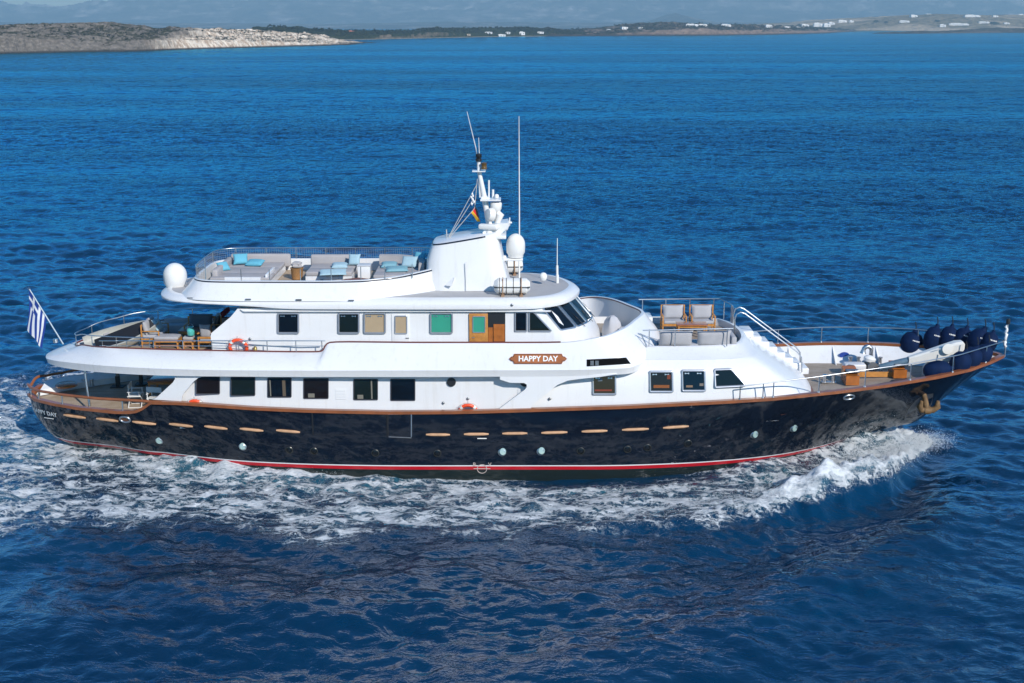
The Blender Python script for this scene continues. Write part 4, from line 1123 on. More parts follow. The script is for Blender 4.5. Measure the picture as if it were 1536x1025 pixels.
# dinghy lying on the upper aft deck
def dinghy():
    a = onz(126, 517, 4.1); b = onz(239, 484, 4.75); L_ = (b-a).length
    t = thing('dinghy', 'grey open dinghy lying tilted across the upper aft deck behind the stern rail', 'dinghy', a)
    d = (b-a).normalized(); sidev = Vector((-.26, -.55, -.42)); sidev = (Vector((0, 0, 1)).cross(d)).normalized(); up = d.cross(sidev).normalized()
    tilt = Matrix.Rotation(R(22), 3, d); sidev = tilt @ sidev; up = tilt @ up
    bm = bmesh.new(); outer = []; innr = []; n = 14
    for i in range(n+1):
        u = i/n; w = .66*math.sin(math.pi*min(1, (u*.86+.13)))**.6*(1-.15*u) if u < .999 else .02; dp = .5*(1-.35*abs(u-.5)*2)*(1 if u < .999 else .4); sh = .10*(2*u-1)**2
        ro, ri = [], []
        for k in range(9):
            th = math.pi*k/8; cx_, cz_ = math.cos(th), -abs(math.sin(th))**.8
            ro.append(d*(u*L_)+sidev*(w*cx_)+up*(sh+dp*cz_)); ri.append(d*(u*L_)+sidev*((w-.06)*cx_)+up*(sh+.01+(dp-.05)*cz_*.96))
        outer.append(ro); innr.append(ri)
    V = [[bm.verts.new(p) for p in r] for r in outer]; U = [[bm.verts.new(p) for p in r] for r in innr]
    for A in (V, U):
        for r0, r1 in zip(A, A[1:]):
            for k in range(8): bm.faces.new([r0[k], r0[k+1], r1[k+1], r1[k]])
    for i in range(n):
        for k in (0, 8): bm.faces.new([V[i][k], V[i+1][k], U[i+1][k], U[i][k]])
    for k in range(8):
        for i in (0, n): bm.faces.new([V[i][k], V[i][k+1], U[i][k+1], U[i][k]])
    finish(bm, 'hull', BEIGE, t, 40)
    bm = bmesh.new()
    for u in (.3, .62): box(bm, d*(u*L_)+up*(-.12), (.22, 1.05, .03), rot=Matrix((d, sidev, up)).transposed())
    finish(bm, 'thwart', CUSHT, t, 0)
    bm = bmesh.new(); A_, B_ = [], []
    for i in range(2, n): 
        u = i/n; w = .6*math.sin(math.pi*min(1, (u*.86+.13)))**.6*(1-.15*u); s0 = 1 if (sidev.y < 0) else -1
        A_.append(d*(u*L_)+sidev*(s0*w)+up*.0); B_.append(d*(u*L_)+sidev*(-s0*w*(.55*(u-.25)))+up*(.10+.12*u))
    loft(bm, [A_, B_], closed=False); bmesh.ops.solidify(bm, geom=bm.faces[:], thickness=.03); finish(bm, 'inner_shade_sheet', BLACK, t, 40)  # black sheet standing in for the shadow inside the open hull
dinghy()
# life rings
def life_ring(label, c, r=.30, lean=12):
    t = thing('life_ring', label, 'life ring', c, 0, 'orange life rings'); bm = bmesh.new(); rot = Matrix.Rotation(R(lean), 3, 'X')
    tube(bm, [rot @ Vector((r*math.cos(a), 0, r*math.sin(a))) for a in np.linspace(0, 2*math.pi, 37)[:-1]], .062, 10, closed=True); finish(bm, 'ring', ORANGE, t, 60)
    for a0 in (45, 135, 225, 315):
        bm = bmesh.new(); tube(bm, [rot @ Vector((r*math.cos(R(a)), 0, r*math.sin(R(a)))) for a in (a0-8, a0-3, a0+3, a0+8)], .066, 10); finish(bm, 'tape_band', REFL, t, 60)
    bm = bmesh.new(); tube(bm, [rot @ Vector(((r+.075+.03*abs(math.sin(2*a)))*math.cos(a), 0, (r+.075+.03*abs(math.sin(2*a)))*math.sin(a))) for a in np.linspace(0, 2*math.pi, 37)[:-1]], .008, 5, closed=True)
    tube(bm, [rot @ Vector((0, 0, r+.05)), rot @ Vector((0, 0, r+.16))], .014, 5); finish(bm, 'grab_line', ROPE, t, 60)
    return t
life_ring('orange life ring hanging behind the upper side rail under the small aft window', V3(357.5, 521, -2.56))
life_ring('orange life ring half hidden behind the wooden rail amidships near the lower deck recess end', V3(702, 619, -3.42), .31)
life_ring('orange life ring low by the first window of the long lower deck recess', V3(293, 610.5, -3.2), .26)
bm = bmesh.new(); lathe(bm, [(0, 0), (.07, 0), (.07, .12), (.04, .16), (.04, .2), (0, .2)], seg=12); o = finish(bm, 'brass_lamp', BRASS, None, 50); o.location = V3(383, 526.5, -2.6); tag(o, 'small brass lamp standing behind the side rail beside the upper life ring', 'lamp')
# ensign
def flag_mesh(name, H0, H1, E0, E1, nu, nv, colf, mats, folds, dep, thick=.006):
    bm = bmesh.new(); g = []
    for i in range(nu+1):
        row = []
        for j in range(nv+1):
            u = i/nu; v = j/nv; p = H0.lerp(H1, u).lerp(E0.lerp(E1, u), v)
            a = folds*2*math.pi*(u*.8+.25*v)
            p = p+Vector((.06*math.sin(a*1.3+1)*v, dep*math.sin(a)*min(1, v*3)+.1*v, .03*math.sin(a*.7)*v)); row.append(bm.verts.new(p))
        g.append(row)
    for i in range(nu):
        for j in range(nv):
            f = bm.faces.new([g[i][j], g[i+1][j], g[i+1][j+1], g[i][j+1]]); f.material_index = colf((i+.5)/nu, (j+.5)/nv)
    return finish(bm, name, mats, None, 60)
def greek(u, v):
    if u < 5/9 and v < .36:
        uu_, vv_ = u*9/5, v/.36
        return 1 if abs(uu_-.5) < .1 or abs(vv_-.5) < .1 else 0
    return 0 if int(u*9) % 2 == 0 else 1
o = flag_mesh('ensign', V3(43.5, 435, 0), V3(70, 478, 0), V3(39, 494, .1), V3(62, 524, .1), 45, 44, greek, [FLAGB, FLAGW], 1.3, .07)
tag(o, 'blue and white striped ensign with a cross hanging limp from the stern staff', 'flag')
def pen(u, v): return 0 if u < .25 else (1 if u < .66 else 2)
o = flag_mesh('courtesy_flag', V3(713, 308, 0), V3(706.5, 319, 0), V3(719, 330, .05), V3(718, 332, .05), 12, 14, lambda u, v: pen(u, v), [BLACK, REDF, YEL], 1.2, .03)
tag(o, 'small black red and gold flag fluttering on the funnel stay', 'flag')
bm = bmesh.new(); a = V3(1507, 520, 0); pts = [a+Vector((.03*math.sin(k*2.1), .03*math.cos(k*1.7), -.05+k*.075)) for k in range(13)]; tube(bm, pts, [.02, .06, .045, .07, .04, .06, .05, .07, .045, .06, .04, .05, .02], 7)
o = finish(bm, 'furled_jack', FLAGW, None, 60); tag(o, 'white and blue flag wound round the jack staff on the stem', 'flag')
# main aft deck
MZ = 1.95
def director(label, loc, rz):
    t = thing('director_chair', label, 'chair', loc, R(rz), 'white folding chairs on the aft deck'); w, d = .56, .46; bm = bmesh.new()
    for sy in (-1, 1):
        tube(bm, [(-w/2, sy*d/2, .02), (w/2, sy*d/2, .46)], .017, 6); tube(bm, [(w/2, sy*d/2, .02), (-w/2, sy*d/2, .46)], .017, 6)
    for sx in (-1, 1):
        box(bm, (sx*w/2, 0, .62), (.045, d, .025)); tube(bm, [(sx*w/2, -d/2+.04, .45), (sx*w/2, -d/2+.04, .62)], .016, 6); tube(bm, [(sx*w/2, d/2-.05, .45), (sx*w/2, d/2-.05, .90)], .018, 6); box(bm, (sx*w/2, 0, .02), (.03, d, .03)); box(bm, (sx*w/2, 0, .45), (.03, d, .03))
    finish(bm, 'frame', WHITEP, t, 40)
    bm = bmesh.new(); box(bm, (0, 0, .455), (w-.02, d-.03, .015)); finish(bm, 'canvas_seat', WHITEP, t, 0); bm = bmesh.new(); box(bm, (0, d/2-.05, .80), (w-.02, .015, .2)); finish(bm, 'canvas_back', WHITEP, t, 0)
    return t
director('white folding director chair turned towards the deck table, nearest the stern', V3(182, 613, -2.0)*Vector((1, 1, 0))+Vector((0, 0, MZ)), 70) if False else None
director('white folding director chair with its back to the stern beside the aft deck table', (-13.95, -1.35, MZ), 95)
director('white folding director chair seen from behind at the near side of the aft deck table', (-13.05, -1.75, MZ), 170)
director('white folding director chair near the slanted pillar at the aft deck table', (-12.35, -1.3, MZ), -150)
low_table('long brown dining table on the covered aft deck', (-12.6, -.1, MZ), 0, 2.2, 1.15, .74, VARN, 'dining_table')
def outboard(label, loc, m, s=1.):
    t = thing('outboard_motor', label, 'outboard motor', loc); bm = bmesh.new(); box(bm, (0, 0, .55*s), (.3*s, .42*s, .34*s), bev=.07*s); finish(bm, 'cowl', m, t, 50)
    bm = bmesh.new(); box(bm, (0, .03, .25*s), (.12*s, .16*s, .5*s), bev=.03); box(bm, (0, .08, .0), (.08*s, .2*s, .2*s)); tube(bm, [(0, -.1, .45*s), (0, -.5*s, .5*s)], .02, 6); finish(bm, 'leg', GALV, t, 40)
    bm = bmesh.new(); box(bm, (0, .0, -.12*s), (.14*s, .14*s, .5*s)); box(bm, (0, 0, -.3*s), (.5*s, .4*s, .04)); finish(bm, 'stand', BLACK, t, 0)
outboard('grey outboard motor with pale cowl on a stand by the far aft bulwark', (-15.4, 1.15, MZ+.32), mat('grey_cowl', (.26, .27, .28), .35, coat=.3))
outboard('small red outboard motor on a stand by the far aft bulwark', (-14.55, 1.35, MZ+.32), REDPLA, .85)
bm = bmesh.new(); box(bm, (0, 0, .3), (.95, .34, .07), bev=.015)
for sx in (-.35, .35): box(bm, (sx, 0, .13), (.06, .28, .27))
o = finish(bm, 'blue_bench', BLUEC, None, 30); o.location = (-13.7, 1.75, MZ); tag(o, 'low blue bench by the far bulwark of the covered aft deck', 'bench')
bm = bmesh.new(); lathe(bm, [(.4, 0), (.42, .05), (.36, .10), (0, .12)], (0, 0, 0), (0, 0, 1), 20); o = finish(bm, 'round_hatch', VARN, None, 50); o.location = (-17.15, .45, MZ+.25); tag(o, 'round varnished wooden hatch cover at the very stern', 'hatch')
# white locker lining at the stern, far side
bm = bmesh.new(); pts = []
for x in np.linspace(-18.0, -14.6, 12):
    y1 = hb(x)-.14; y0 = max(-.1*y1, y1-.25-.5*(-x-14.6)/3.4*1.2); pts.append((x, y0, y1))
loft(bm, [[Vector((x, y0, MZ+.01)) for x, y0, y1 in pts], [Vector((x, y0+.06, MZ+.22)) for x, y0, y1 in pts], [Vector((x, y1, MZ+.42)) for x, y0, y1 in pts]], closed=False)
finish(bm, 'stern_locker', WHITE, yacht, 30)
bm = bmesh.new(); c = (-16.15, -1.75, MZ+.06)
for k in range(5): tube(bm, [(c[0]+(.12+.035*k)*math.cos(a), c[1]+(.1+.03*k)*math.sin(a), c[2]+.02*random.random()) for a in np.linspace(0, 2*math.pi, 17)[:-1]], .02, 5, closed=True)
o = finish(bm, 'rope_coil', mat('blue_rope', (.12, .2, .38), .9, var=.5, vscale=30), None, 60); tag(o, 'small coil of blue and white rope on the aft deck behind the near rail', 'rope')
# ------------------------------------------------------------------ sun deck
SZD = 6.44
def pad(name, label, x0, x1, y0, y1, z0, z1, m=CUSHT, base=None, bev=.05, cat='sun pad'):
    t = thing(name, label, cat, ((x0+x1)/2, (y0+y1)/2, z0)); bm = bmesh.new(); h = z1-z0
    box(bm, (0, 0, h*.30), (x1-x0, y1-y0, h*.6)); finish(bm, 'base', base or WHITE, t, 0)
    n = max(1, round((y1-y0)/.9)); bm = bmesh.new()
    for k in range(n): box(bm, (0, -(y1-y0)/2+(y1-y0)*(k+.5)/n, h*.8), (x1-x0-.01, (y1-y0)/n-.01, h*.4), bev=bev*.8)
    finish(bm, 'mattress', m, t, 60); return t
pt = pad('sun_pad', 'large grey sun pad filling the aft end of the sun deck', -10.95, -8.75, -1.35, 1.75, SZD, SZD+.36)
bm = bmesh.new(); box(bm, (.15, 1.62, .42), (2.3, .22, .5), bev=.07); box(bm, (-.98, .1, .38), (.22, 2.7, .42), bev=.07); finish(bm, 'backrest', CUSHT, pt, 60)
pt.children
bm = bmesh.new(); box(bm, (.95, -.75, .3), (.08, 1.5, .34), rot=Matrix.Rotation(R(0), 3, 'Z'), bev=.02); box(bm, (0.1, -1.52, .28), (1.3, .06, .2)); finish(bm, 'white_panel', WHITE, pt, 30)
pt = pad('sun_lounge', 'long grey sofa lounge in the middle of the sun deck', -7.6, -5.9, -.55, 1.2, SZD, SZD+.42)
bm = bmesh.new(); box(bm, (-.05, .95, .48), (1.75, .3, .52), bev=.07); finish(bm, 'backrest', CUSHT, pt, 60)
bm = bmesh.new(); box(bm, (-.25, -.9, .11), (.1, .02, .05)); finish(bm, 'locker_handle', GALV, pt, 0)
pt = pad('sun_pad', 'rounded grey sun pad at the forward end of the sun deck beside the funnel', -5.05, -3.9, -1.2, 1.3, SZD, SZD+.42)
bm = bmesh.new(); cvx = [( -.6, 1.45), (.1, 1.42), (.65, 1.2), (1.0, .75), (1.15, .2), (1.15, -.3)]
P = [Vector((x, y, 0)) for x, y in cvx]; rr_ = [[], [], [], []]
for i, p in enumerate(P):
    tgt = (P[min(i+1, 5)]-P[max(i-1, 0)]).normalized(); nn = Vector((-tgt.y, tgt.x, 0))
    rr_[0].append(p+nn*.1+Vector((0, 0, .1))); rr_[1].append(p+nn*.07+Vector((0, 0, .7))); rr_[2].append(p-nn*.12+Vector((0, 0, .68))); rr_[3].append(p-nn*.16+Vector((0, 0, .1)))
vs = loft(bm, rr_+[rr_[0]], closed=False)
for e in (0, 5): bm.faces.new([vs[k][e] for k in range(4)])
finish(bm, 'backrest', CUSHT, pt, 60)
bm = bmesh.new(); t_ = bmesh.new(); prism(bm, [(.5, -1.2, .02), (.95, -.7, .02), (1.1, 0, .02), (1.1, .8, .02), (.5, 1.2, .02)], (0, 0, .38)); finish(bm, 'side_mattress', CUSHT, pt, 30)
bm = bmesh.new(); box(bm, (0, 0, .26), (.46, .5, .52), bev=.02); o = finish(bm, 'deck_console', WHITE, None, 30); o.location = (-5.52, .25, SZD); tag(o, 'white console box with grey lid between the sun lounge and the rounded sun pad', 'console')
bm = bmesh.new(); box(bm, (0, 0, .535), (.5, .54, .03), bev=.01); finish(bm, 'lid', HATCH, o, 30)
TEALC = mat('teal_cloth', (.20, .40, .46), .8, var=.12, bump=.4, bscale=8)
low = [('aqua pillow standing up at the aft corner of the large sun pad', (-10.35, 1.2, 7.02), .56, .48, .18, 48, 0, 15, AQUA), ('aqua pillow lying flat beside the standing one on the large sun pad', (-9.75, .95, 6.92), .66, .5, .2, 12, 0, -8, AQUA),
       ('small aqua pillow at the aft near corner of the large sun pad', (-10.75, .05, 6.95), .45, .42, .18, 40, 0, 40, AQUA),
       ('pale blue pillow standing at the end of the long sun lounge', (-5.95, .72, 7.08), .46, .46, .18, 66, 0, -8, PALEB), ('pale blue pillow lying flat on the long sun lounge', (-6.45, .3, 6.93), .62, .46, .2, 10, 0, 6, PALEB),
       ('teal pillow lying at the aft end of the rounded sun pad', (-4.6, .35, 6.95), .62, .5, .2, 10, 0, 4, TEALC), ('large teal pillow lying flat on the near side of the rounded sun pad', (-4.25, -.35, 6.93), .85, .6, .16, 6, 0, 8, TEALC),
       ('pale blue pillow leaning in the middle of the rounded sun pad', (-3.85, .45, 7.05), .6, .5, .18, 48, 0, -10, PALEB), ('aqua pillow at the back corner of the rounded sun pad by the funnel', (-3.5, .95, 7.12), .5, .45, .18, 60, 0, -30, AQUA)]
for lb, loc, w, h, t, a, b, c_, m in low: pillow_thing(lb, loc, w, h, t, a, b, c_, m, 'pillows on the sun deck')
def basket():
    t = thing('wicker_basket', 'round wicker basket filled with grey towels on the sun deck', 'basket', (-8.05, .25, SZD)); bm = bmesh.new()
    lathe(bm, [(0, 0), (.19, 0), (.24, .4), (.26, .42), (.23, .43), (.2, .1), (0, .1)], seg=24); finish(bm, 'basket', WICK, t, 40)
    bm = bmesh.new(); pillow(bm, .4, .34, .16, TR((0, 0, .5), 0, 5, 20)); pillow(bm, .34, .3, .14, TR((0, .02, .58), 4, 0, -15)); finish(bm, 'towels', CUSHT, t, 60)
basket()
bm = bmesh.new(); prism(bm, [(0, 0, 0), (.9, 0, 0), (1.15, .5, 0), (.7, .75, 0), (.25, .5, 0)], (0, 0, .22)); o = finish(bm, 'folded_cover', mat('brown_cover', (.22, .10, .08), .8, var=.2), None, 0); o.location = (-6.35, -1.35, SZD); tag(o, 'brown folded cover on the sun deck beside the long lounge', 'cover')
bm = bmesh.new(); pillow(bm, 1.0, .42, .1, TR((0, 0, .35), 20, 0, 8)); o = finish(bm, 'striped_towel', [PALEB], None, 60); o.location = (-6.55, -.75, SZD+.1); tag(o, 'pale blue beach towel on the white front of the long sun lounge', 'towel')
bm = bmesh.new(); box(bm, (0, 0, .1), (1.7, .5, .2), bev=.04); o = finish(bm, 'deck_mattress', CUSHT, None, 50); o.location = (-7.35, -1.35, SZD); tag(o, 'flat taupe mattress lying on the teak in front of the long sun lounge', 'mattress')
# ------------------------------------------------------------------ bridge front well and lounge
def covered(name, label, cat, loc, s, m, rz=0):
    bm = bmesh.new(); rings = []
    for z, k in ((0, 1), (.15, 1.02), (.5, .92), (.75, .7), (.88, .4), (.92, .1)):
        rings.append([Vector((s[0]*k*math.copysign(abs(math.cos(a))**.7, math.cos(a))+.04*math.sin(3*a+z*5), s[1]*k*math.copysign(abs(math.sin(a))**.7, math.sin(a)), z*s[2])) for a in np.linspace(0, 2*math.pi, 25)[:-1]])
    vs = loft(bm, rings); bm.faces.new(vs[-1]); o = finish(bm, name, m, None, 60); o.location = loc; o.rotation_euler.z = R(rz); return tag(o, label, cat)
LILAC = mat('pale_cover', (.50, .50, .52), .8, var=.1, bump=.5, bscale=5)
covered('covered_seat', 'seat under a pale cover in the well ahead of the wheelhouse', 'seat', (3.75, -.35, 3.97), (.36, .42, 1.3), LILAC, 10)
covered('covered_seat', 'lower pale covered seat near the inner side of the forward well', 'seat', (4.1, -.95, 3.97), (.3, .36, 1.0), LILAC, -20)
armchair('wooden armchair with grey cushions nearer the wheelhouse in the forward lounge', (6.2, .95, 4.26), 0, .82, CUSH, CUSH, 'armchairs facing the near side in the forward lounge', backh=.96)
armchair('wooden armchair with grey cushions nearer the stair rail in the forward lounge', (7.3, .95, 4.26), 0, .82, CUSH, CUSH, 'armchairs facing the near side in the forward lounge', backh=.96)
low_table('rectangular brown coffee table between armchairs and near sofa in the forward lounge', (6.75, -.1, 4.26), 0, 1.15, .62, .55, VARN)
def near_sofa():
    t = thing('lounge_sofa', 'grey sofa with two big back cushions against the near side of the forward lounge', 'sofa', (6.65, -1.75, 4.26)); bm = bmesh.new()
    box(bm, (0, .1, .12), (2.6, .8, .24), bev=.04); finish(bm, 'base', CUSH, t, 50)
    for x in (-.75, .62): 
        bm = bmesh.new(); pillow(bm, 1.25, .62, .26, TR((x, -.28, .45), 98, 0, 0)); finish(bm, 'back_cushion', CUSH, t, 60)
    bm = bmesh.new(); box(bm, (1.36, .3, .25), (.2, 1.2, .5), bev=.06); finish(bm, 'arm_cushion', CUSH, t, 60)
near_sofa()
bm = bmesh.new(); box(bm, (0, 0, .35), (.9, .9, .7), bev=.05); o = finish(bm, 'lounge_locker', WHITE, yacht, 40); o.location = (5.0, 1.75, 4.0)
# ------------------------------------------------------------------ foredeck gear
FD = lambda x: dkf(x)+.04
def bollard(x, y, name='bollard'):
    bm = bmesh.new()
    for d in (-.16, .16): lathe(bm, [(.07, 0), (.06, .25), (.09, .27), (.09, .31), (0, .32)], (d, 0, 0), (0, 0, 1), 14)
    box(bm, (0, 0, .015), (.55, .2, .03)); o = finish(bm, name, STEEL, yacht, 40, None); o.location = (x, y, FD(x))
bollard(*SZ(1281, 548, 2.55)); bollard(*SZ(1243, 573, 2.5)); bollard(14.4, 1.9); bollard(-16.6, 1.2)
def vent(px, py, h=.55):
    x, y = SZ(px, py, 2.55); y = min(y, hullY(x, 2.6)-.45); z = FD(x); bm = bmesh.new(); P = [(0, 0, 0), (0, 0, h*.75)]+[(-.16+.16*math.cos(a), 0, h*.75+.16*math.sin(a)) for a in np.linspace(.3, math.pi-.1, 7)]+[(-.33, 0, h*.62)]
    tube(bm, P, [.085]*(len(P)-1)+[.13], 12); o = finish(bm, 'goose_neck_vent', STEEL, yacht, 60); o.location = (x, y, z)
vent(1294, 541, .85)
x, y = SZ(1312, 541, 2.6); bm = bmesh.new(); lathe(bm, [(.2, 0), (.16, .05), (.09, .1), (.08, .22), (.16, .28), (.18, .36), (.08, .4), (0, .4)], seg=20); o = finish(bm, 'capstan', STEEL, yacht, 40); o.location = (x, y, FD(x))
for px, py in ((1258, 538), (1263, 538)):
    x, y = SZ(px, py, 2.5); bm = bmesh.new(); tube(bm, [(0, 0, 0), (0, 0, .42)], .03, 8); o = finish(bm, 'fuel_vent', STEEL, yacht, 40); o.location = (x, y, FD(x))
x, y = SZ(1266, 534, 2.9)
bm = bmesh.new(); lathe(bm, [(.0, 0), (.2, 0), (.2, .02), (0, .02)], (0, 0, 0), (0, -1, 0), 20); 
for v in bm.verts: v.co.z *= .62
o = finish(bm, 'freeing_port', FLAGB, yacht, 0); _h = ray_on(LIN, 1266, 532)[0]; o.location = _h+Vector((0, -.03, 0))
# windlass
def windlass():
    x, y = SZ(1290, 566, 2.55); t = thing('anchor_windlass', 'white and steel anchor windlass with dark drum on the foredeck', 'windlass', (x, y+.55, FD(x)-.02)); bm = bmesh.new()
    box(bm, (-.1, 0, .25), (.85, .5, .34), bev=.08); finish(bm, 'housing', HATCH, t, 40)
    bm = bmesh.new(); lathe(bm, [(0, -.3), (.2, -.3), (.2, -.22), (.1, -.16), (.1, .16), (.2, .22), (.2, .3), (0, .3)], (.55, 0, .32), (0, 1, 0), 18); finish(bm, 'drum', GALV, t, 40)
    bm = bmesh.new(); lathe(bm, [(0, 0), (.22, 0), (.24, .12), (.16, .2), (0, .24)], (.5, .1, .46), (.2, 0, 1), 18); finish(bm, 'brake_cover', WHITEP, t, 50)
    bm = bmesh.new(); tube(bm, [(.75, .0, .3), (1.3, .25, .22), (2.1, .5, .1)], .06, 8); finish(bm, 'chain', GALV, t, 50)
    bm = bmesh.new(); tube(bm, [(-.55, -.3, -.0), (-.55, -.3, .35), (-.4, -.3, .42), (-.2, -.3, .4)], .02, 6); finish(bm, 'hand_rail', STEEL, t, 60)
windlass()
def chock():
    x0, y0 = SZ(1280, 579, 2.5); x1, y1 = SZ(1353, 571, 2.6)
    t = thing('boat_chocks', 'varnished wooden boat chocks joined by a plank on the near side of the foredeck', 'boat chock', (x0, y0, FD(x0)))
    for i, (xx, yy) in enumerate(((x0, y0), (x1, y1+.15))):
        bm = bmesh.new(); P = [(-.05, -.35, 0), (-.05, .4, 0), (-.05, .4, .5), (-.05, .15, .48), (-.05, -.05, .3), (-.05, -.35, .32)] if i else [(-.05, -.35, 0), (-.05, .4, 0), (-.05, .4, .56), (-.05, .1, .5), (-.05, -.1, .36), (-.05, -.35, .36)]
        prism(bm, [Vector(p)+Vector((xx-x0-.25, yy-y0+.3, FD(xx)-FD(x0))) for p in P], (.5, 0, 0)); finish(bm, 'chock', VARN, t, 0)
        bm = bmesh.new(); box(bm, (xx-x0, yy-y0+.25, FD(xx)-FD(x0)+.47), (.5, .3, .1), bev=.04); finish(bm, 'rubber_pad', GALV, t, 50)
    bm = bmesh.new(); box(bm, ((x1-x0)/2, .75, .2), (x1-x0, .06, .2)); finish(bm, 'plank', FURN, t, 0)
chock()
# deck crane folded along the foredeck
def crane():
    bm = bmesh.new(); A, B = V3(1362, 541, .1), V3(1436, 521, -.1)
    def sec(p, h, w): return [p+Vector((0, -w, -h)), p+Vector((0, -w*1.05, h*.7)), p+Vector((0, -w*.7, h)), p+Vector((0, w*.7, h)), p+Vector((0, w*1.05, h*.7)), p+Vector((0, w, -h))]
    d = B-A
    rg = [sec(A, .16, .12), sec(A+d*.35, .2, .16), sec(A+d*.75, .25, .2), sec(A+d*.95, .27, .21), sec(A+d*1.08, .22, .19), sec(A+d*1.13, .1, .1)]
    vs = loft(bm, rg); bm.faces.new(vs[0]); bm.faces.new(vs[-1]); o = finish(bm, 'crane_boom', CREAM, yacht, 30, 'white folded crane boom on the foredeck')
    bm = bmesh.new(); P = [V3(1438, 530, -.05), V3(1415, 538, 0), V3(1398, 545, .05), V3(1392, 552, .1), V3(1391, 566, .15)]; tube(bm, P, [.14, .2, .22, .2, .22], 12); finish(bm, 'crane_column', CREAM, o, 60)
    bm = bmesh.new(); P = [V3(1319, 551, .25), V3(1345, 545, .2), V3(1372, 538, .12)]; tube(bm, P, [.12, .15, .13], 10); finish(bm, 'crane_jib', mat('blue_grey_cover', (.10, .18, .25), .5, var=.3), o, 60)
    bm = bmesh.new(); c = V3(1421, 523, -.3); lathe(bm, [(0, 0), (.2, 0), (.2, .05), (0, .06)], c, (0, -1, .1), 18)
    box(bm, V3(1406, 524, -.28), (.25, .02, .02), rot=Matrix.Rotation(R(-15), 3, 'Y')); finish(bm, 'crane_pivot', CREAM, o, 50)
crane()
# fenders
def fender(label, c, r, ln, ax_=(0, 0, 1), sq=1.0, group='navy covered fenders round the bow', word=True, rope=None):
    t = thing('fender', label, 'fender', c, 0, group); a = Vector(ax_).normalized(); bm = bmesh.new()
    pf = [(0, -ln/2)]+[(r*math.sin(q)**.8, -ln/2*math.cos(q)) for q in np.linspace(.25, 2.55, 12)]+[(r*.28, ln*.47), (r*.2, ln*.55), (r*.2, ln*.6), (0, ln*.61)]
    lathe(bm, pf, (0, 0, 0), a, 22); finish(bm, 'cover', NAVY, t, 60)
    bm = bmesh.new(); p = a*(ln*.58); q = p+Vector((0, .12, .3)) if rope is None else Vector(rope); tube(bm, [p, p.lerp(q, .5)+Vector((.02, 0, -.01)), q], .02, 6); finish(bm, 'lanyard', BLACK, t, 60)
    if word:
        s = a.cross(Vector((0, -1, 0))).normalized(); n_ = Vector((0, -1, 0)); n_ = (n_-a*n_.dot(a)).normalized(); s = a.cross(n_)
        if s.x < 0: s = -s
        bm = bmesh.new()
        for k in range(6):
            f0 = Vector((.04*(k-2.5)*1.25, 0, 0)); p = s*(f0.x)+a*(ln*.17)+n_*(math.sqrt(max(0, (r*.93)**2-f0.x**2))+.012)
            box(bm, p, (.034, .012, .055 if k % 2 else .04))
        finish(bm, 'maker_mark', TEXTW, t, 0)
    return t
def farpos(px, py, dz=.32):
    z = 3.1+dz; x, y = SZ(px, py, z); return Vector((x, y, z))
for i, (px, py, r, ln, ax_, lb) in enumerate([(1367, 515.5, .44, 1.0, (.28, .1, 1), 'navy fender standing farthest aft on the far side, left of the crane boom'), (1400, 508, .37, 1.0, (.26, .1, 1), 'second navy fender from aft along the far bow rail'),
        (1423, 506, .35, .9, (.26, .1, 1), 'third navy fender from aft along the far bow rail, just over the crane boom'), (1444, 508, .36, .9, (.35, .1, 1), 'fourth navy fender from aft along the far bow rail, beyond the boom end'),
        (1467, 511, .4, 1.0, (.45, 0, 1), 'navy fender behind the boom end near the middle of the bow'), (1484, 513, .3, .8, (.3, 0, 1), 'foremost navy fender lying in the very point of the bow')]):
    z = 3.1+.3; Yy = {0: 2.25, 1: 1.75, 2: 1.45, 3: 1.2, 4: .55, 5: .15}[i]; fender(lb, V3(px, py, Yy), r, ln, ax_)
for px, py, Y, r, ln, ax_, lb in [(1406, 554.5, -1.75, .34, 1.02, (1, 0, .12), 'blue fender lying on its side against the near bow rail under the crane'), (1440, 545, -1.35, .38, .95, (.4, 0, 1), 'navy fender hanging inside the near bow rail ahead of the lying one'),
        (1456, 538, -1.05, .38, .95, (.45, 0, 1), 'navy fender second from the stem inside the near bow rail'), (1473, 533, -.7, .34, .9, (.5, 0, 1), 'navy fender nearest the stem inside the near bow rail')]:
    fender(lb, V3(px, py, Y), r, ln, ax_, word=False)
# anchor
def anchor():
    c = onhull(1386, 602, .1)+Vector((0, -.16, 0)); t = thing('anchor', 'rusty muddy anchor hanging on its pale plate under the bow', 'anchor', c); bm = bmesh.new()
    tube(bm, [(-.12, .02, .45), (-.05, -.04, .2), (.03, -.08, -.2)], [.09, .10, .12], 8); finish(bm, 'shank', RUST, t, 60)
    bm = bmesh.new()
    for s in (-1, 1):
        P = [Vector((.05, -.08, -.22)), Vector((.05+s*.22, -.1, -.25)), Vector((.08+s*.33, -.15, -.1)), Vector((.1+s*.30, -.18, .12))]
        tube(bm, P, [.13, .12, .12, .06], 8)
    lathe(bm, [(0, -.14), (.13, -.12), (.15, 0), (.13, .12), (0, .14)], (.06, -.1, -.26), (1, 0, 0), 12); finish(bm, 'flukes', RUST, t, 60)
anchor()

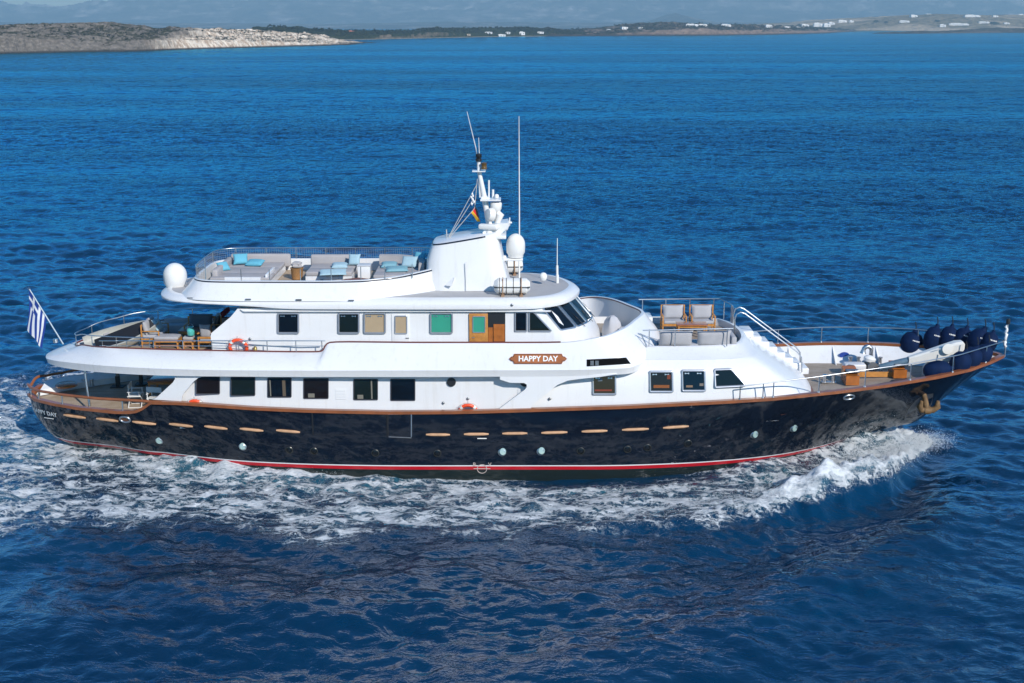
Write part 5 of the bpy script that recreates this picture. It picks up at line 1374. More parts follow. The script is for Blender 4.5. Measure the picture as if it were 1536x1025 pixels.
# ================================================================== SEA
def fft_tile(N, L, lmin, lmax, wdir, spread, seed, p=2.6):
    g = np.random.default_rng(seed)
    k = np.fft.fftfreq(N, L/N)*2*np.pi; kx, ky = np.meshgrid(k, k, indexing='ij'); kk = np.hypot(kx, ky); kk[0, 0] = 1
    dirf = np.abs((kx*math.cos(wdir)+ky*math.sin(wdir))/kk)**spread
    band = 1/(1+(2*np.pi/kk/lmax)**8)/(1+(lmin/(2*np.pi/kk))**8)
    A = kk**(-p)*band*(dirf+.03); A[0, 0] = 0
    F = (g.standard_normal((N, N))+1j*g.standard_normal((N, N)))*A
    h = np.fft.ifft2(F).real; s = h.std()
    dx = np.fft.ifft2(F*1j*kx/kk).real; dy = np.fft.ifft2(F*1j*ky/kk).real
    return h/s, dx/s, dy/s
def sample(T, L, X, Y):
    N = T.shape[0]; u = (X/L) % 1*N; v = (Y/L) % 1*N
    i = np.floor(u).astype(int) % N; j = np.floor(v).astype(int) % N; f = u-np.floor(u); g = v-np.floor(v); i2 = (i+1) % N; j2 = (j+1) % N
    return T[i, j]*(1-f)*(1-g)+T[i2, j]*f*(1-g)+T[i, j2]*(1-f)*g+T[i2, j2]*f*g
def rot2(X, Y, a): return X*math.cos(a)-Y*math.sin(a), X*math.sin(a)+Y*math.cos(a)
WD = R(-97)
tA = fft_tile(256, 97., 7, 34, WD, 3, 1, 2.4); tB = fft_tile(512, 61., 1.6, 7, WD+.15, 2, 2, 2.4); tC = fft_tile(512, 37., .5, 2.4, WD-.25, 1.3, 3, 2.1)
tD = fft_tile(512, 23., .30, .95, WD+.1, .8, 9, 2.0)
tN1 = fft_tile(512, 43., .35, 6, 0, 0, 5, 1.8)
def sstep(x, a, b):
    t = np.clip((x-a)/(b-a), 0, 1); return t*t*(3-2*t)
# rows and columns get coarser with distance from the yacht's water
def axis_rows():
    out = []; y = -33.
    while y < 15500:
        out.append(y); d = max(12, y+CD); y += .055+.0020*d
    back = []; y = -33.
    while y > -1600:
        d = -33-y; y -= .3+.06*d; back.append(y)
    return np.array(back[::-1]+out)
rows = axis_rows()
NC = 1080
uu = np.linspace(-1, 1, NC)
wid = 25+.47*np.maximum(0, rows+CD)+.9*np.maximum(0, -33-rows)
Yg, Ug = np.meshgrid(rows, uu, indexing='ij'); Wg = np.repeat(wid[:, None], NC, 1); Xg = Ug*Wg
dY = np.gradient(rows)[:, None]*np.ones((1, NC)); sp_ = np.maximum(dY*.6, Wg*2/NC)
fA = 1-sstep(sp_, 3, 7); fB = 1-sstep(sp_, .7, 1.6); fC = 1-sstep(sp_, .20, .48)
gust = .75+.5*sstep(sample(tA[0], 97*3.1, Xg*.5, Yg), -1, 1.2)
hA, xA, yA = (sample(t, 97., Xg, Yg) for t in tA); hB, xB, yB = (sample(t, 61., Xg, Yg) for t in tB); hC, xC, yC = (sample(t, 37., Xg, Yg) for t in tC)
xD_ = sample(tD[0], 23., Xg, Yg); sD_ = (1-sstep(sp_, .075, .17))*(.0150+.004*sample(tB[0], 61., Xg*.4, Yg*.4))
lee = .62+.38*sstep(Yg, -8, 6)+.25*sstep(Xg, 12, 20)*(1-sstep(Yg, -8, 6)); aA, aB, aC = .085, .048*gust, .042*gust*lee
# --- wake of the yacht
hbv = np.array([hb(x) for x in np.linspace(-18.38, 18.6, 300)]); 
def wl_half(x):
    return hullY(x, .12)
wx = np.linspace(-18.3, 18.5, 260); wv = np.array([wl_half(x) for x in wx])
inner = np.interp(Xg, wx, wv, left=0, right=0)
OUT = [SZ(a, b, .1) for a, b in ((1418, 652), (1400, 664), (1372, 690), (1329, 722), (1208, 750), (1129, 767), (1011, 789), (900, 803), (750, 818), (600, 823), (450, 812), (250, 806), (90, 812), (-60, 845), (-400, 900))]
OUT = sorted(OUT); ox = [p[0] for p in OUT]; oy = [-p[1] for p in OUT]
aY = np.abs(Yg)
wob = sample(tN1[0], 43., Xg, Yg*0+7.)*.35+sample(tB[0], 61., Xg, Yg*0+31.)*.3
outer = np.interp(Xg, ox, oy, left=12, right=0)+wob*sstep(-Xg, -15, -8)
outer = np.maximum(outer, inner+.05)
tt = (aY-inner)/(outer-inner)            # 0 at the hull, 1 at the outer foam edge
infr = (Xg < ox[-1]) & (tt > -.5)
bowk = sstep(Xg, 5.5, 10.5)
n1 = sample(tN1[0], 43., Xg, Yg); n2 = sample(tN1[0], 43., Xg*2.3+5, Yg*2.3)
edge = 1-sstep(tt, .86-.36*(1-bowk), 1.06)
front = 1-sstep(Xg, ox[-1]-1.6, ox[-1]+.1)
prof_mid = .60+.10*np.exp(-((tt-.62)/.25)**2)+.16*np.exp(-((tt-.10)/.12)**2)-.05*np.exp(-((tt-.3)/.1)**2)
dark_gap = np.exp(-((Xg-3.)/5.2)**2)*(1-sstep(aY-inner, .45, 1.15))
dens_bow = .60+.52*np.exp(-((tt-.80)/.22)**2)*sstep(Xg, 4.5, 8.5)+.16*sstep(tt, .5, .9)+.3*sstep(Xg, 12.2, 13.6)
dens = prof_mid*(1-bowk)+dens_bow*bowk
dens += .10*sstep(Xg, -2, 6)*sstep(tt, .5, .8)
dens -= .12*sstep(-Xg, 8, 17)*sstep(tt, .5, 1)
dens += .22*np.exp(-((aY-inner)/.35)**2)*sstep(-Xg, -1, 5)
dens = dens*edge*front-dark_gap*.7
dens[~infr] = 0
# churned water right behind the stern
st = sstep(-Xg, 15.8, 18.6)*(1-sstep(-Xg, 30, 75)); sw = 2.3+.12*np.maximum(0, -Xg-18)
dens = np.maximum(dens, st*(.78*np.exp(-((aY/sw)**4))+.12*n1*np.exp(-((aY/sw/1.3)**2))))
dens = dens+.07*n1*(dens > .02)
foam = np.clip(dens, 0, 1.2)
aer = np.clip(dens*1.1+.25*np.exp(-((aY-inner-1.0)/1.0)**2)*(Xg < 10)*(Xg > -22)*sstep(Xg, -30, 2), 0, 1)
aer = np.maximum(aer, .55*np.exp(-(((Yg-SZ(40, 835, 0)[1])/1.6)**2))*(1-sstep(Xg, -18, -10)))
# heights: bow wave curl, its outer crest, a dip alongside, a raised quarter
crest = np.exp(-((aY-outer*.86)/(.55+.25*bowk))**2)*(Xg < ox[-1])
hW = crest*(.62*np.exp(-((Xg-12.4)/2.6)**2)+.30*sstep(Xg, -6, 8)*(1-sstep(Xg, 11, 15)))
climb = np.exp(-((aY-inner)/.8)**2)*(.55*np.exp(-((Xg-13.4)/1.7)**2)+.22*np.exp(-((Xg-9.5)/2.5)**2)+.30*np.exp(-((Xg+11)/4.5)**2)-.10*np.exp(-((Xg-1.5)/5)**2))
dwn = -.30*np.exp(-((aY-outer-1.6)/1.5)**2)*sstep(Xg, -4, 7)*(1-sstep(Xg, 13, 17))+.16*np.exp(-((aY-outer-4.6)/1.8)**2)*sstep(Xg, -10, 6)*(1-sstep(Xg, 11, 18))
kel = .16*np.sin((aY-outer)*.9+.25*Xg)*np.exp(-((aY-outer-4)/7)**2)*(1-sstep(Xg, 6, 16))*sstep(Xg, -70, -10)*(aY > outer-1)*sstep(aY-outer, -1, 1)
hW = hW+climb+dwn+kel
n3 = sample(tN1[0], 43., Xg*5.1+9, Yg*5.1); turb = foam*(.055*n2+.03*n1+(.045*np.tanh(np.abs(n2))+.07*np.tanh(n3))*bowk)
calm = 1-.55*np.clip(aer, 0, 1)
sdY = np.maximum(.0, 1-np.clip((aY-inner)/.6, 0, 1))*(Xg > -18.2)*(Xg < 13)
Z = (aA*fA*hA+aB*fB*hB*calm+aC*fC*hC*(1-.3*aer)+sD_*xD_)*(1-.6*sdY)+(hW+turb*fC)
chop = .9
Xd = Xg-chop*(aA*fA*xA+aB*fB*xB*calm+aC*fC*xC)*(1-sdY); Yd = Yg-chop*(aA*fA*yA+aB*fB*yB*calm+aC*fC*yC)*(1-sdY)
nr_, nc_ = Xg.shape
co = np.stack([Xd, Yd, Z], -1).reshape(-1, 3).astype(np.float32)
idx = np.arange(nr_*nc_).reshape(nr_, nc_)
quads = np.stack([idx[:-1, :-1], idx[:-1, 1:], idx[1:, 1:], idx[1:, :-1]], -1).reshape(-1, 4)
me = bpy.data.meshes.new('sea_water'); me.vertices.add(len(co)); me.vertices.foreach_set('co', co.ravel())
me.loops.add(quads.size); me.loops.foreach_set('vertex_index', quads.ravel().astype(np.int32))
me.polygons.add(len(quads)); me.polygons.foreach_set('loop_start', np.arange(0, quads.size, 4, dtype=np.int32))
me.polygons.foreach_set('use_smooth', np.ones(len(quads), bool))
for nm, arr in (('foam', foam), ('aer', aer), ('bow', np.clip(bowk*foam, 0, 1))):
    at_ = me.attributes.new(nm, 'FLOAT', 'POINT'); at_.data.foreach_set('value', arr.ravel().astype(np.float32))
me.update(calc_edges=True)
sea = bpy.data.objects.new('sea_water', me); COL.objects.link(sea); sea['kind'] = 'structure'
def sea_mat():
    m = bpy.data.materials.new('sea_water'); m.use_nodes = True; n, l = nodes_of(m); b = n['Principled BSDF']
    out = n['Material Output']
    def nd(t, **kw):
        q = n.new(t)
        for k, v in kw.items(): setattr(q, k, v)
        return q
    def math_(op, a, b_=None, c=None, clamp=False):
        q = nd('ShaderNodeMath', operation=op, use_clamp=clamp)
        for i, v in enumerate((a, b_, c)):
            if v is None: continue
            if isinstance(v, (int, float)): q.inputs[i].default_value = v
            else: l.new(v, q.inputs[i])
        return q.outputs[0]
    def mrange(v, a, b_, c=0, d=1, smooth=True):
        q = nd('ShaderNodeMapRange', interpolation_type='SMOOTHSTEP' if smooth else 'LINEAR'); l.new(v, q.inputs[0])
        for i, w in enumerate((a, b_, c, d)): q.inputs[i+1].default_value = w
        return q.outputs[0]
    tc = nd('ShaderNodeTexCoord').outputs['Object']
    def attr(nm): q = nd('ShaderNodeAttribute', attribute_name=nm); return q.outputs['Fac']
    def noise(scale, mapping=None, detail=4, rough=.55, vec=None, dist=0):
        q = nd('ShaderNodeTexNoise'); q.inputs['Scale'].default_value = scale; q.inputs['Detail'].default_value = detail; q.inputs['Roughness'].default_value = rough; q.inputs['Distortion'].default_value = dist
        v = vec or tc
        if mapping:
            mp = nd('ShaderNodeMapping'); mp.inputs['Scale'].default_value = mapping[0]; mp.inputs['Rotation'].default_value = (0, 0, mapping[1]); l.new(v, mp.inputs[0]); v = mp.outputs[0]
        l.new(v, q.inputs['Vector']); return q
    fo, ae, bo = attr('foam'), attr('aer'), attr('bow')
    # lacy foam: cell walls warped by noise
    wn_ = noise(.9, detail=5, rough=.6)
    mixv = nd('ShaderNodeMix', data_type='VECTOR'); mixv.inputs[0].default_value = .5
    sc_ = nd('ShaderNodeVectorMath', operation='SCALE'); sc_.inputs['Scale'].default_value = 1.6; l.new(wn_.outputs['Color'], sc_.inputs[0])
    av = nd('ShaderNodeVectorMath', operation='ADD'); l.new(tc, av.inputs[0]); l.new(sc_.outputs[0], av.inputs[1])
    def lace(scale, w0, w1, st=(.62, 1, 1)):
        mp = nd('ShaderNodeMapping'); mp.inputs['Scale'].default_value = st; l.new(av.outputs[0], mp.inputs[0])
        v = nd('ShaderNodeTexVoronoi', feature='DISTANCE_TO_EDGE', voronoi_dimensions='2D'); v.inputs['Scale'].default_value = scale; l.new(mp.outputs[0], v.inputs['Vector'])
        return mrange(v.outputs['Distance'], w0, w1, 1, 0)
    L1 = lace(1.15, .0, .30); L2 = lace(2.9, .0, .34)
    f1 = noise(1.9, ((.42, 1, 1), 0), 9, .70).outputs[0]; f2 = noise(7.5, ((.5, 1, 1), 0), 8, .74).outputs[0]
    def vd(scale, st=(.5, 1, 1), off=0.):
        mp = nd('ShaderNodeMapping'); mp.inputs['Scale'].default_value = st; mp.inputs['Location'].default_value = (off, off, 0); l.new(av.outputs[0], mp.inputs[0])
        v = nd('ShaderNodeTexVoronoi', feature='DISTANCE_TO_EDGE', voronoi_dimensions='2D'); v.inputs['Scale'].default_value = scale; l.new(mp.outputs[0], v.inputs['Vector']); return v.outputs['Distance']
    def net(scale, amp, off, nz, soft):
        # width of the foam threads grows with the density of the foam
        w = math_('MULTIPLY', math_('MULTIPLY', fo, amp), nz)
        return mrange(math_('SUBTRACT', w, vd(scale, off=off)), -soft*.1, soft*.75)
    pat = math_('MULTIPLY_ADD', L1, .36, math_('MULTIPLY_ADD', L2, .22, math_('MULTIPLY_ADD', f1, .62, math_('MULTIPLY', f2, .42))))
    # pat about .35..1.3 ; threshold falls as density rises
    thr = mrange(fo, 0, 1, 1.50, .30, False)
    dif = math_('SUBTRACT', pat, thr)
    fm = mrange(dif, -.04, .34)
    nzA = mrange(f1, .36, .66, .0, 1.25); nzB = mrange(f2, .3, .7, .15, 1.15)
    w1 = net(1.8, .42, 0, nzA, .16); w2 = net(3.9, .52, 3.1, math_('MULTIPLY', nzA, nzB), .2); w3 = net(9., .62, 7.7, math_('MULTIPLY', nzB, mrange(f1, .4, .6, .2, 1)), .28)
    web = math_('MAXIMUM', math_('MULTIPLY', w1, .98), math_('MAXIMUM', math_('MULTIPLY', w2, .95), math_('MULTIPLY', w3, .80)))
    web = math_('MULTIPLY', web, mrange(f2, .28, .60, .5, 1))
    core = mrange(math_('ADD', fo, math_('MULTIPLY', math_('SUBTRACT', math_('MULTIPLY_ADD', f1, .6, math_('MULTIPLY', f2, .4)), .5), 1.6)), .86, 1.22)
    fm = math_('MAXIMUM', web, core)
    fm = math_('MULTIPLY', fm, mrange(fo, .02, .3))
    # scattered tiny whitecaps are left out; base colour
    deep = (.0016, .022, .072, 1); aq = (.06, .27, .34, 1)
    big = noise(.05, ((.5, 1, 1), .1), 4, .6).outputs[0]
    mx0 = nd('ShaderNodeMix', data_type='RGBA'); l.new(mrange(big, .35, .7), mx0.inputs[0]); mx0.inputs[6].default_value = (.0001, .013, .038, 1); mx0.inputs[7].default_value = (.0002, .029, .072, 1)
    mx = nd('ShaderNodeMix', data_type='RGBA'); l.new(mx0.outputs[2], mx.inputs[6]); mx.inputs[7].default_value = aq
    l.new(mrange(math_('ADD', math_('MULTIPLY', ae, .8), math_('MULTIPLY', math_('SUBTRACT', f1, .5), .9)), .35, 1.1, 0, .62), mx.inputs[0])
    l.new(mx.outputs[2], b.inputs['Base Color']); b.inputs['Roughness'].default_value = .06; b.inputs['IOR'].default_value = 1.333; b.inputs['Specular IOR Level'].default_value = .9; b.inputs['Specular Tint'].default_value = (.42, .83, 1, 1)
    # ripples
    geo = nd('ShaderNodeNewGeometry'); cdv = nd('ShaderNodeSeparateXYZ'); l.new(tc, cdv.inputs[0])
    r1 = noise(1.25, ((.72, 1.15, 1), .22), 4, .6, dist=.5).outputs[0]
    r2 = noise(6.5, ((.6, 1.1, 1), -.12), 4, .6, dist=.4).outputs[0]
    r3 = noise(.33, ((.55, 1.2, 1), .1), 3, .5, dist=.3).outputs[0]
    b1 = nd('ShaderNodeBump'); b1.inputs['Distance'].default_value = 1.; b1.inputs['Strength'].default_value = 1
    gs = noise(.012, ((.22, 1, 1), .05), 4, .6).outputs[0]
    gk = mrange(gs, .36, .62, .30, 1.45)
    rid = math_('MULTIPLY', math_('MULTIPLY', math_('SUBTRACT', 1.0, math_('ABSOLUTE', math_('MULTIPLY_ADD', r1, 2, -1))), .17), math_('MULTIPLY', gk, mrange(cdv.outputs[1], -12, 60, .20, 1.0)))
    farf = mrange(cdv.outputs[1], 15, 160)
    h = math_('ADD', math_('ADD', rid, math_('MULTIPLY', r2, .0065)), math_('MULTIPLY', math_('MULTIPLY', r3, farf), .55))
    h = math_('ADD', h, math_('MULTIPLY', math_('MULTIPLY', f2, fm), .10))
    l.new(h, b1.inputs['Height']); l.new(b1.outputs[0], b.inputs['Normal'])
    b.inputs['Specular IOR Level'].default_value = 0; b.inputs['Roughness'].default_value = 1
    fr = nd('ShaderNodeFresnel'); fr.inputs['IOR'].default_value = 1.5; l.new(b1.outputs[0], fr.inputs['Normal'])
    gl = nd('ShaderNodeBsdfGlossy'); gl.inputs['Roughness'].default_value = .045; l.new(b1.outputs[0], gl.inputs['Normal'])
    gc = nd('ShaderNodeMix', data_type='RGBA'); l.new(mrange(fr.outputs[0], .13, .48), gc.inputs[0]); gc.inputs[6].default_value = (.86, .88, 1, 1); gc.inputs[7].default_value = (.11, .57, .78, 1); l.new(gc.outputs[2], gl.inputs['Color'])
    wx = nd('ShaderNodeMixShader'); l.new(math_('MULTIPLY', fr.outputs[0], 1.75, clamp=True), wx.inputs[0]); l.new(b.outputs[0], wx.inputs[1]); l.new(gl.outputs[0], wx.inputs[2])
    fb = nd('ShaderNodeBsdfPrincipled'); fb.inputs['Base Color'].default_value = (.74, .78, .80, 1); fb.inputs['Roughness'].default_value = .6
    cmx = nd('ShaderNodeMix', data_type='RGBA'); l.new(f2, cmx.inputs[0]); cmx.inputs[6].default_value = (.66, .73, .78, 1); cmx.inputs[7].default_value = (.93, .94, .95, 1); l.new(cmx.outputs[2], fb.inputs['Base Color'])
    l.new(b1.outputs[0], fb.inputs['Normal'])
    ms = nd('ShaderNodeMixShader'); l.new(fm, ms.inputs[0]); l.new(wx.outputs[0], ms.inputs[1]); l.new(fb.outputs[0], ms.inputs[2]); l.new(ms.outputs[0], out.inputs['Surface'])
    return m
me.materials.append(sea_mat())

# spray thrown by the bow: many small drops and flecks
def spray():
    g = np.random.default_rng(11); vs = []; fs = []
    iv = np.array([(0, 0, 1.1), (1, 0, -.4), (-.5, .87, -.4), (-.5, -.87, -.4)]); fi = [[0, 1, 2], [0, 2, 3], [0, 3, 1], [1, 3, 2]]
    ax_, ay_ = np.array(ox), np.array(oy)
    pts = []
    def outr(x): return float(np.interp(x, ox, oy))
    for _ in range(34000):
        x = ox[-1]-.7-abs(g.normal(0, 3.2)); 
        if x < 3: continue
        inn = float(np.interp(x, wx, wv)); o = outr(x); t = min(1.03, max(0, g.normal(.75, .28))); y = -(inn+(o-inn)*t)
        kx = math.exp(-((x-12.6)/3.0)**2)
        h = .15+abs(g.normal(0, .28))*kx*(1.2-.5*abs(t-.7))+.42*math.exp(-((x-12.4)/2.6)**2)*math.exp(-((t-.86)/.25)**2)
        kt = 1+1.6*math.exp(-((x-ox[-1])/1.6)**2); pts.append((x+g.normal(0, .2*kt), y+g.normal(0, .2*kt), h*(1+.3*abs(g.normal(0, 1))), .003+.010*g.random()**3))
    for _ in range(1400):
        x = g.uniform(3, 11); o = outr(x); y = -(o*.88+g.normal(0, .3)); pts.append((x, y, .15+.25*sstep(x, 0, 8)*math.exp(-((abs(y)-o*.86)/.5)**2)+abs(g.normal(0, .07)), .004+.010*g.random()**2))
    for _ in range(250):
        x = g.uniform(-12, -6); inn = float(np.interp(x, wx, wv)); pts.append((x, -(inn+.1+abs(g.normal(0, .15))), 0.12+abs(g.normal(0, .07)), .004+.009*g.random()**2))
    V = []; F = []
    for x, y, z, r in pts:
        o = len(V)*len(iv) if False else len(V)
        V.extend((iv*np.array([r, r, r*g.uniform(.7, 1.6)])+np.array([x, y, z])).tolist()); F.extend([[a+o for a in f] for f in fi])
    me = bpy.data.meshes.new('bow_spray'); me.from_pydata(V, [], F); me.polygons.foreach_set('use_smooth', [True]*len(me.polygons))
    me.materials.append(mat('spray_water', (.82, .86, .88), .5))
    o = bpy.data.objects.new('bow_spray', me); COL.objects.link(o); o['kind'] = 'stuff'; o['label'] = 'white spray and foam drops thrown up along the bow wave'; o['category'] = 'spray'
spray()

# ================================================================== LAND
def fractal(nx, ny, seed, beta=2.0, ax=1.0):
    g = np.random.default_rng(seed); fx = np.fft.fftfreq(nx)*nx; fy = np.fft.fftfreq(ny)*ny*ax
    kx, ky = np.meshgrid(fx, fy, indexing='ij'); k = np.hypot(kx, ky); k[0, 0] = 1
    F = (g.standard_normal((nx, ny))+1j*g.standard_normal((nx, ny)))*k**(-beta); F[0, 0] = 0
    h = np.fft.ifft2(F).real; return h/h.std()
def grid_obj(name, X, Y, Z, m, kind='structure'):
    nx, ny = X.shape; co = np.stack([X, Y, Z], -1).reshape(-1, 3); idx = np.arange(nx*ny).reshape(nx, ny)
    q = np.stack([idx[:-1, :-1], idx[1:, :-1], idx[1:, 1:], idx[:-1, 1:]], -1).reshape(-1, 4)
    me = bpy.data.meshes.new(name); me.from_pydata(co.tolist(), [], q.tolist()); me.polygons.foreach_set('use_smooth', [True]*len(me.polygons)); me.set_sharp_from_angle(angle=R(50))
    me.materials.append(m); o = bpy.data.objects.new(name, me); COL.objects.link(o); o['kind'] = kind; return o
def land_mat(name, rock1, rock2, veg1, veg2, scale, veglo=.45, veghi=.55, xmask=None, slope=(.80, .93), zlow=None, fields=None):
    m = bpy.data.materials.new(name); m.use_nodes = True; n, l = nodes_of(m); b = n['Principled BSDF']; b.inputs['Roughness'].default_value = .95; b.inputs['Specular IOR Level'].default_value = .1
    tc = n.new('ShaderNodeTexCoord'); ge = n.new('ShaderNodeNewGeometry')
    def noise(s, d=6, st=(1, 1, 1)):
        mp = n.new('ShaderNodeMapping'); mp.inputs['Scale'].default_value = st; l.new(tc.outputs['Object'], mp.inputs[0])
        q = n.new('ShaderNodeTexNoise'); q.inputs['Scale'].default_value = s; q.inputs['Detail'].default_value = d; q.inputs['Roughness'].default_value = .65; l.new(mp.outputs[0], q.inputs['Vector']); return q.outputs[0]
    def mr(v, a, b_, c=0, d=1):
        q = n.new('ShaderNodeMapRange'); l.new(v, q.inputs[0])
        for i, w in enumerate((a, b_, c, d)): q.inputs[i+1].default_value = w
        return q.outputs[0]
    def mix(f, a, b_):
        q = n.new('ShaderNodeMix'); q.data_type = 'RGBA'; l.new(f, q.inputs[0])
        for i, v in ((6, a), (7, b_)):
            if isinstance(v, tuple): q.inputs[i].default_value = (*v, 1)
            else: l.new(v, q.inputs[i])
        return q.outputs[2]
    def mul(a, b_):
        q = n.new('ShaderNodeMath'); q.operation = 'MULTIPLY'; l.new(a, q.inputs[0]); l.new(b_, q.inputs[1]); return q.outputs[0]
    sx = n.new('ShaderNodeSeparateXYZ'); l.new(tc.outputs['Object'], sx.inputs[0])
    sn = n.new('ShaderNodeSeparateXYZ'); l.new(ge.outputs['Normal'], sn.inputs[0])
    rk = mix(mr(noise(scale*3, 8, (1, 1, 2.5)), .35, .68), rock1, rock2)
    if xmask:
        (x0, x1, ra, rb_) = xmask
        ns = noise(scale*.8); ad = n.new('ShaderNodeMath'); ad.operation = 'MULTIPLY_ADD'; ad.inputs[1].default_value = (x1-x0)*.25; l.new(ns, ad.inputs[0]); l.new(sx.outputs[0], ad.inputs[2])
        wh = mix(mr(noise(scale*2.6, 8, (1.4, 1.4, .5)), .40, .60), ra, rb_)
        rk = mix(mr(ad.outputs[0], x0+(x1-x0)*.125-6, x0+(x1-x0)*.125+6), rk, wh)
    vg = mix(mr(noise(scale*5, 6), .4, .62), veg1, veg2)
    if fields: vg = mix(mr(noise(scale*.35, 2, (.4, 1.4, 1)), .47, .53), vg, fields)
    f = mul(mr(sn.outputs[2], *slope), mr(noise(scale*1.6, 6), veglo, veghi))
    c = mix(f, rk, vg)
    if zlow: c = mix(mr(sx.outputs[2], zlow[0], zlow[1], 1, 0), c, zlow[2])
    l.new(c, b.inputs['Base Color'])
    bp = n.new('ShaderNodeBump'); bp.inputs['Strength'].default_value = 1; bp.inputs['Distance'].default_value = .35/scale
    l.new(noise(scale*2.5, 8), bp.inputs['Height']); l.new(bp.outputs[0], b.inputs['Normal'])
    return m
def coast(name, shore_px, top_px, depth, m, seed, rough=1.5, cliff=14, nx=420, ny=70, undul=3., cliffvar=.6, tag_=None):
    """shore_px: pixels of the waterline; top_px: pixels of the skyline; gives a height field"""
    sh = [SZ(a, b, 0) for a, b in shore_px]; sx_ = [p[0] for p in sh]; sy_ = [p[1] for p in sh]
    tp = []
    for a, b in top_px:
        # height of the skyline a little behind the shore
        xs0 = (a-768)/FPX; 
        y = np.interp(0, [0], [0])
        # find Y behind shore
        px_s = [p[0] for p in shore_px]; ys = np.interp(a, px_s, sy_)+depth*.35
        x, z = S(a, b, ys); tp.append((x, z))
    tx = [p[0] for p in tp]; tz = [p[1] for p in tp]
    X1 = np.linspace(sx_[0], sx_[-1], nx); Ysh = np.interp(X1, sx_, sy_)
    fr1 = fractal(nx, ny, seed, 1.5, .3); fr2 = fractal(nx, ny, seed+1, 1.05, .4)
    v = np.linspace(0, 1, ny)**1.7; X = np.repeat(X1[:, None], ny, 1); Yl = v*depth
    wob = fr1[:, :1]*rough*3
    Y = Ysh[:, None]+Yl[None, :]+wob
    top = np.interp(X1, tx, tz)[:, None]
    endf = (sstep(X1, sx_[0]-1, sx_[0]+(sx_[-1]-sx_[0])*.02)*(1-sstep(X1, sx_[-1]-(sx_[-1]-sx_[0])*.05, sx_[-1])))[:, None]
    c = cliff*(1+cliffvar*fr1[:, :1]*.5); c = np.maximum(c, cliff*.25)
    prof_ = .62*sstep(Yl[None, :], 0, c)+.38*sstep(Yl[None, :], 0, depth*.35)
    back = 1-sstep(Yl[None, :], depth*.7, depth)
    Z = top*prof_*back*endf*(1+.10*fr1)+rough*fr2*.5*prof_*back*endf+undul*.25*fr1*prof_*back*endf-.6*(1-sstep(Yl[None, :], 0, 2.0))*1.
    Z[:, -1] = -1.5; Z[0, :] = -1.5; Z[-1, :] = -1.5; Z[:, 0] = -1.5
    o = grid_obj(name, X, Y, Z, m)
    def hgt(x, y):
        i = int(np.clip(np.searchsorted(X1, x), 1, nx-1)); yy = Y[i]; return float(np.interp(y, yy, Z[i]))
    return o, hgt, (sx_, sy_)
m1 = land_mat('grey_cliff', (.13, .115, .10), (.30, .26, .22), (.035, .042, .022), (.08, .075, .045), .09, .42, .55, xmask=(SZ(215, 77, 0)[0], SZ(500, 68, 0)[0], (.50, .36, .25), (.98, .86, .71)), slope=(.82, .96), zlow=(.5, 1.4, (.06, .055, .05)))
head, h_head, s1 = coast('headland_hills', [(-260, 86), (-60, 82), (60, 79), (200, 77), (260, 74.5), (330, 72.5), (420, 70), (480, 68.5), (545, 66.5)],
    [(-260, 36), (-60, 40), (20, 42), (75, 40.5), (150, 42), (190, 47), (215, 50), (240, 48), (300, 50.5), (400, 53.5), (470, 57), (500, 61.5), (545, 66)], 190, m1, 21, 1.3, 11, 620, 70, 2.0)
m2 = land_mat('coast_ground', (.24, .18, .14), (.42, .33, .26), (.018, .028, .016), (.045, .055, .028), .05, .25, .36, slope=(.1, .4), zlow=(.3, .8, (.35, .30, .24)))
mid, h_mid, s2 = coast('green_coast_hills', [(330, 62), (420, 60.5), (520, 59.5), (600, 57.8), (680, 56), (760, 54.6), (840, 54), (900, 53.5)],
    [(330, 46), (370, 44), (430, 43.8), (470, 46.5), (520, 48.5), (560, 48.5), (620, 47.5), (660, 44.8), (720, 45.2), (780, 43.8), (830, 47), (870, 50), (900, 53)], 420, m2, 31, 2.2, 16, 520, 60, 4.0)
m3 = land_mat('brown_coast', (.17, .12, .095), (.34, .25, .20), (.03, .034, .022), (.075, .065, .045), .03, .40, .52, slope=(.80, .95), zlow=(.8, 2.6, (.06, .05, .045)))
brn, h_brn, s3 = coast('brown_headland_hills', [(800, 54.2), (870, 54), (950, 53.4), (1060, 53), (1150, 51.8), (1240, 49.5), (1300, 46.2)],
    [(800, 50), (825, 44.5), (850, 47.5), (900, 46.5), (940, 41), (975, 38.8), (1020, 38.5), (1080, 40), (1150, 41), (1230, 43), (1280, 44.8), (1300, 46)], 520, m3, 41, 2.5, 22, 460, 60, 4.0)
m4 = land_mat('field_hills', (.42, .33, .23), (.54, .44, .32), (.17, .14, .08), (.34, .27, .17), .012, .3, .4, slope=(.3, .6), fields=(.56, .44, .30))
fld, h_fld, s4 = coast('village_hills', [(1040, 47), (1160, 46.5), (1250, 46.3), (1340, 46.3), (1440, 46.3), (1560, 46.2), (1800, 46)],
    [(1040, 38), (1160, 36), (1235, 31.5), (1300, 27), (1360, 23.5), (1420, 22), (1480, 22.8), (1560, 23), (1800, 24)], 1500, m4, 51, 2.0, 260, 420, 60, 6.0)
m5 = land_mat('reef_rock', (.05, .045, .04), (.16, .13, .11), (.03, .03, .025), (.05, .05, .04), .04, .4, .5)
reef, h_reef, s5 = coast('reef', [(1318, 50.2), (1360, 50.2), (1430, 49.6), (1500, 48.8), (1600, 48.6)], [(1318, 49.5), (1360, 48), (1400, 47.2), (1440, 46.2), (1490, 43.5), (1500, 44), (1600, 43)], 90, m5, 61, 1.5, 12, 200, 30, 1.5)
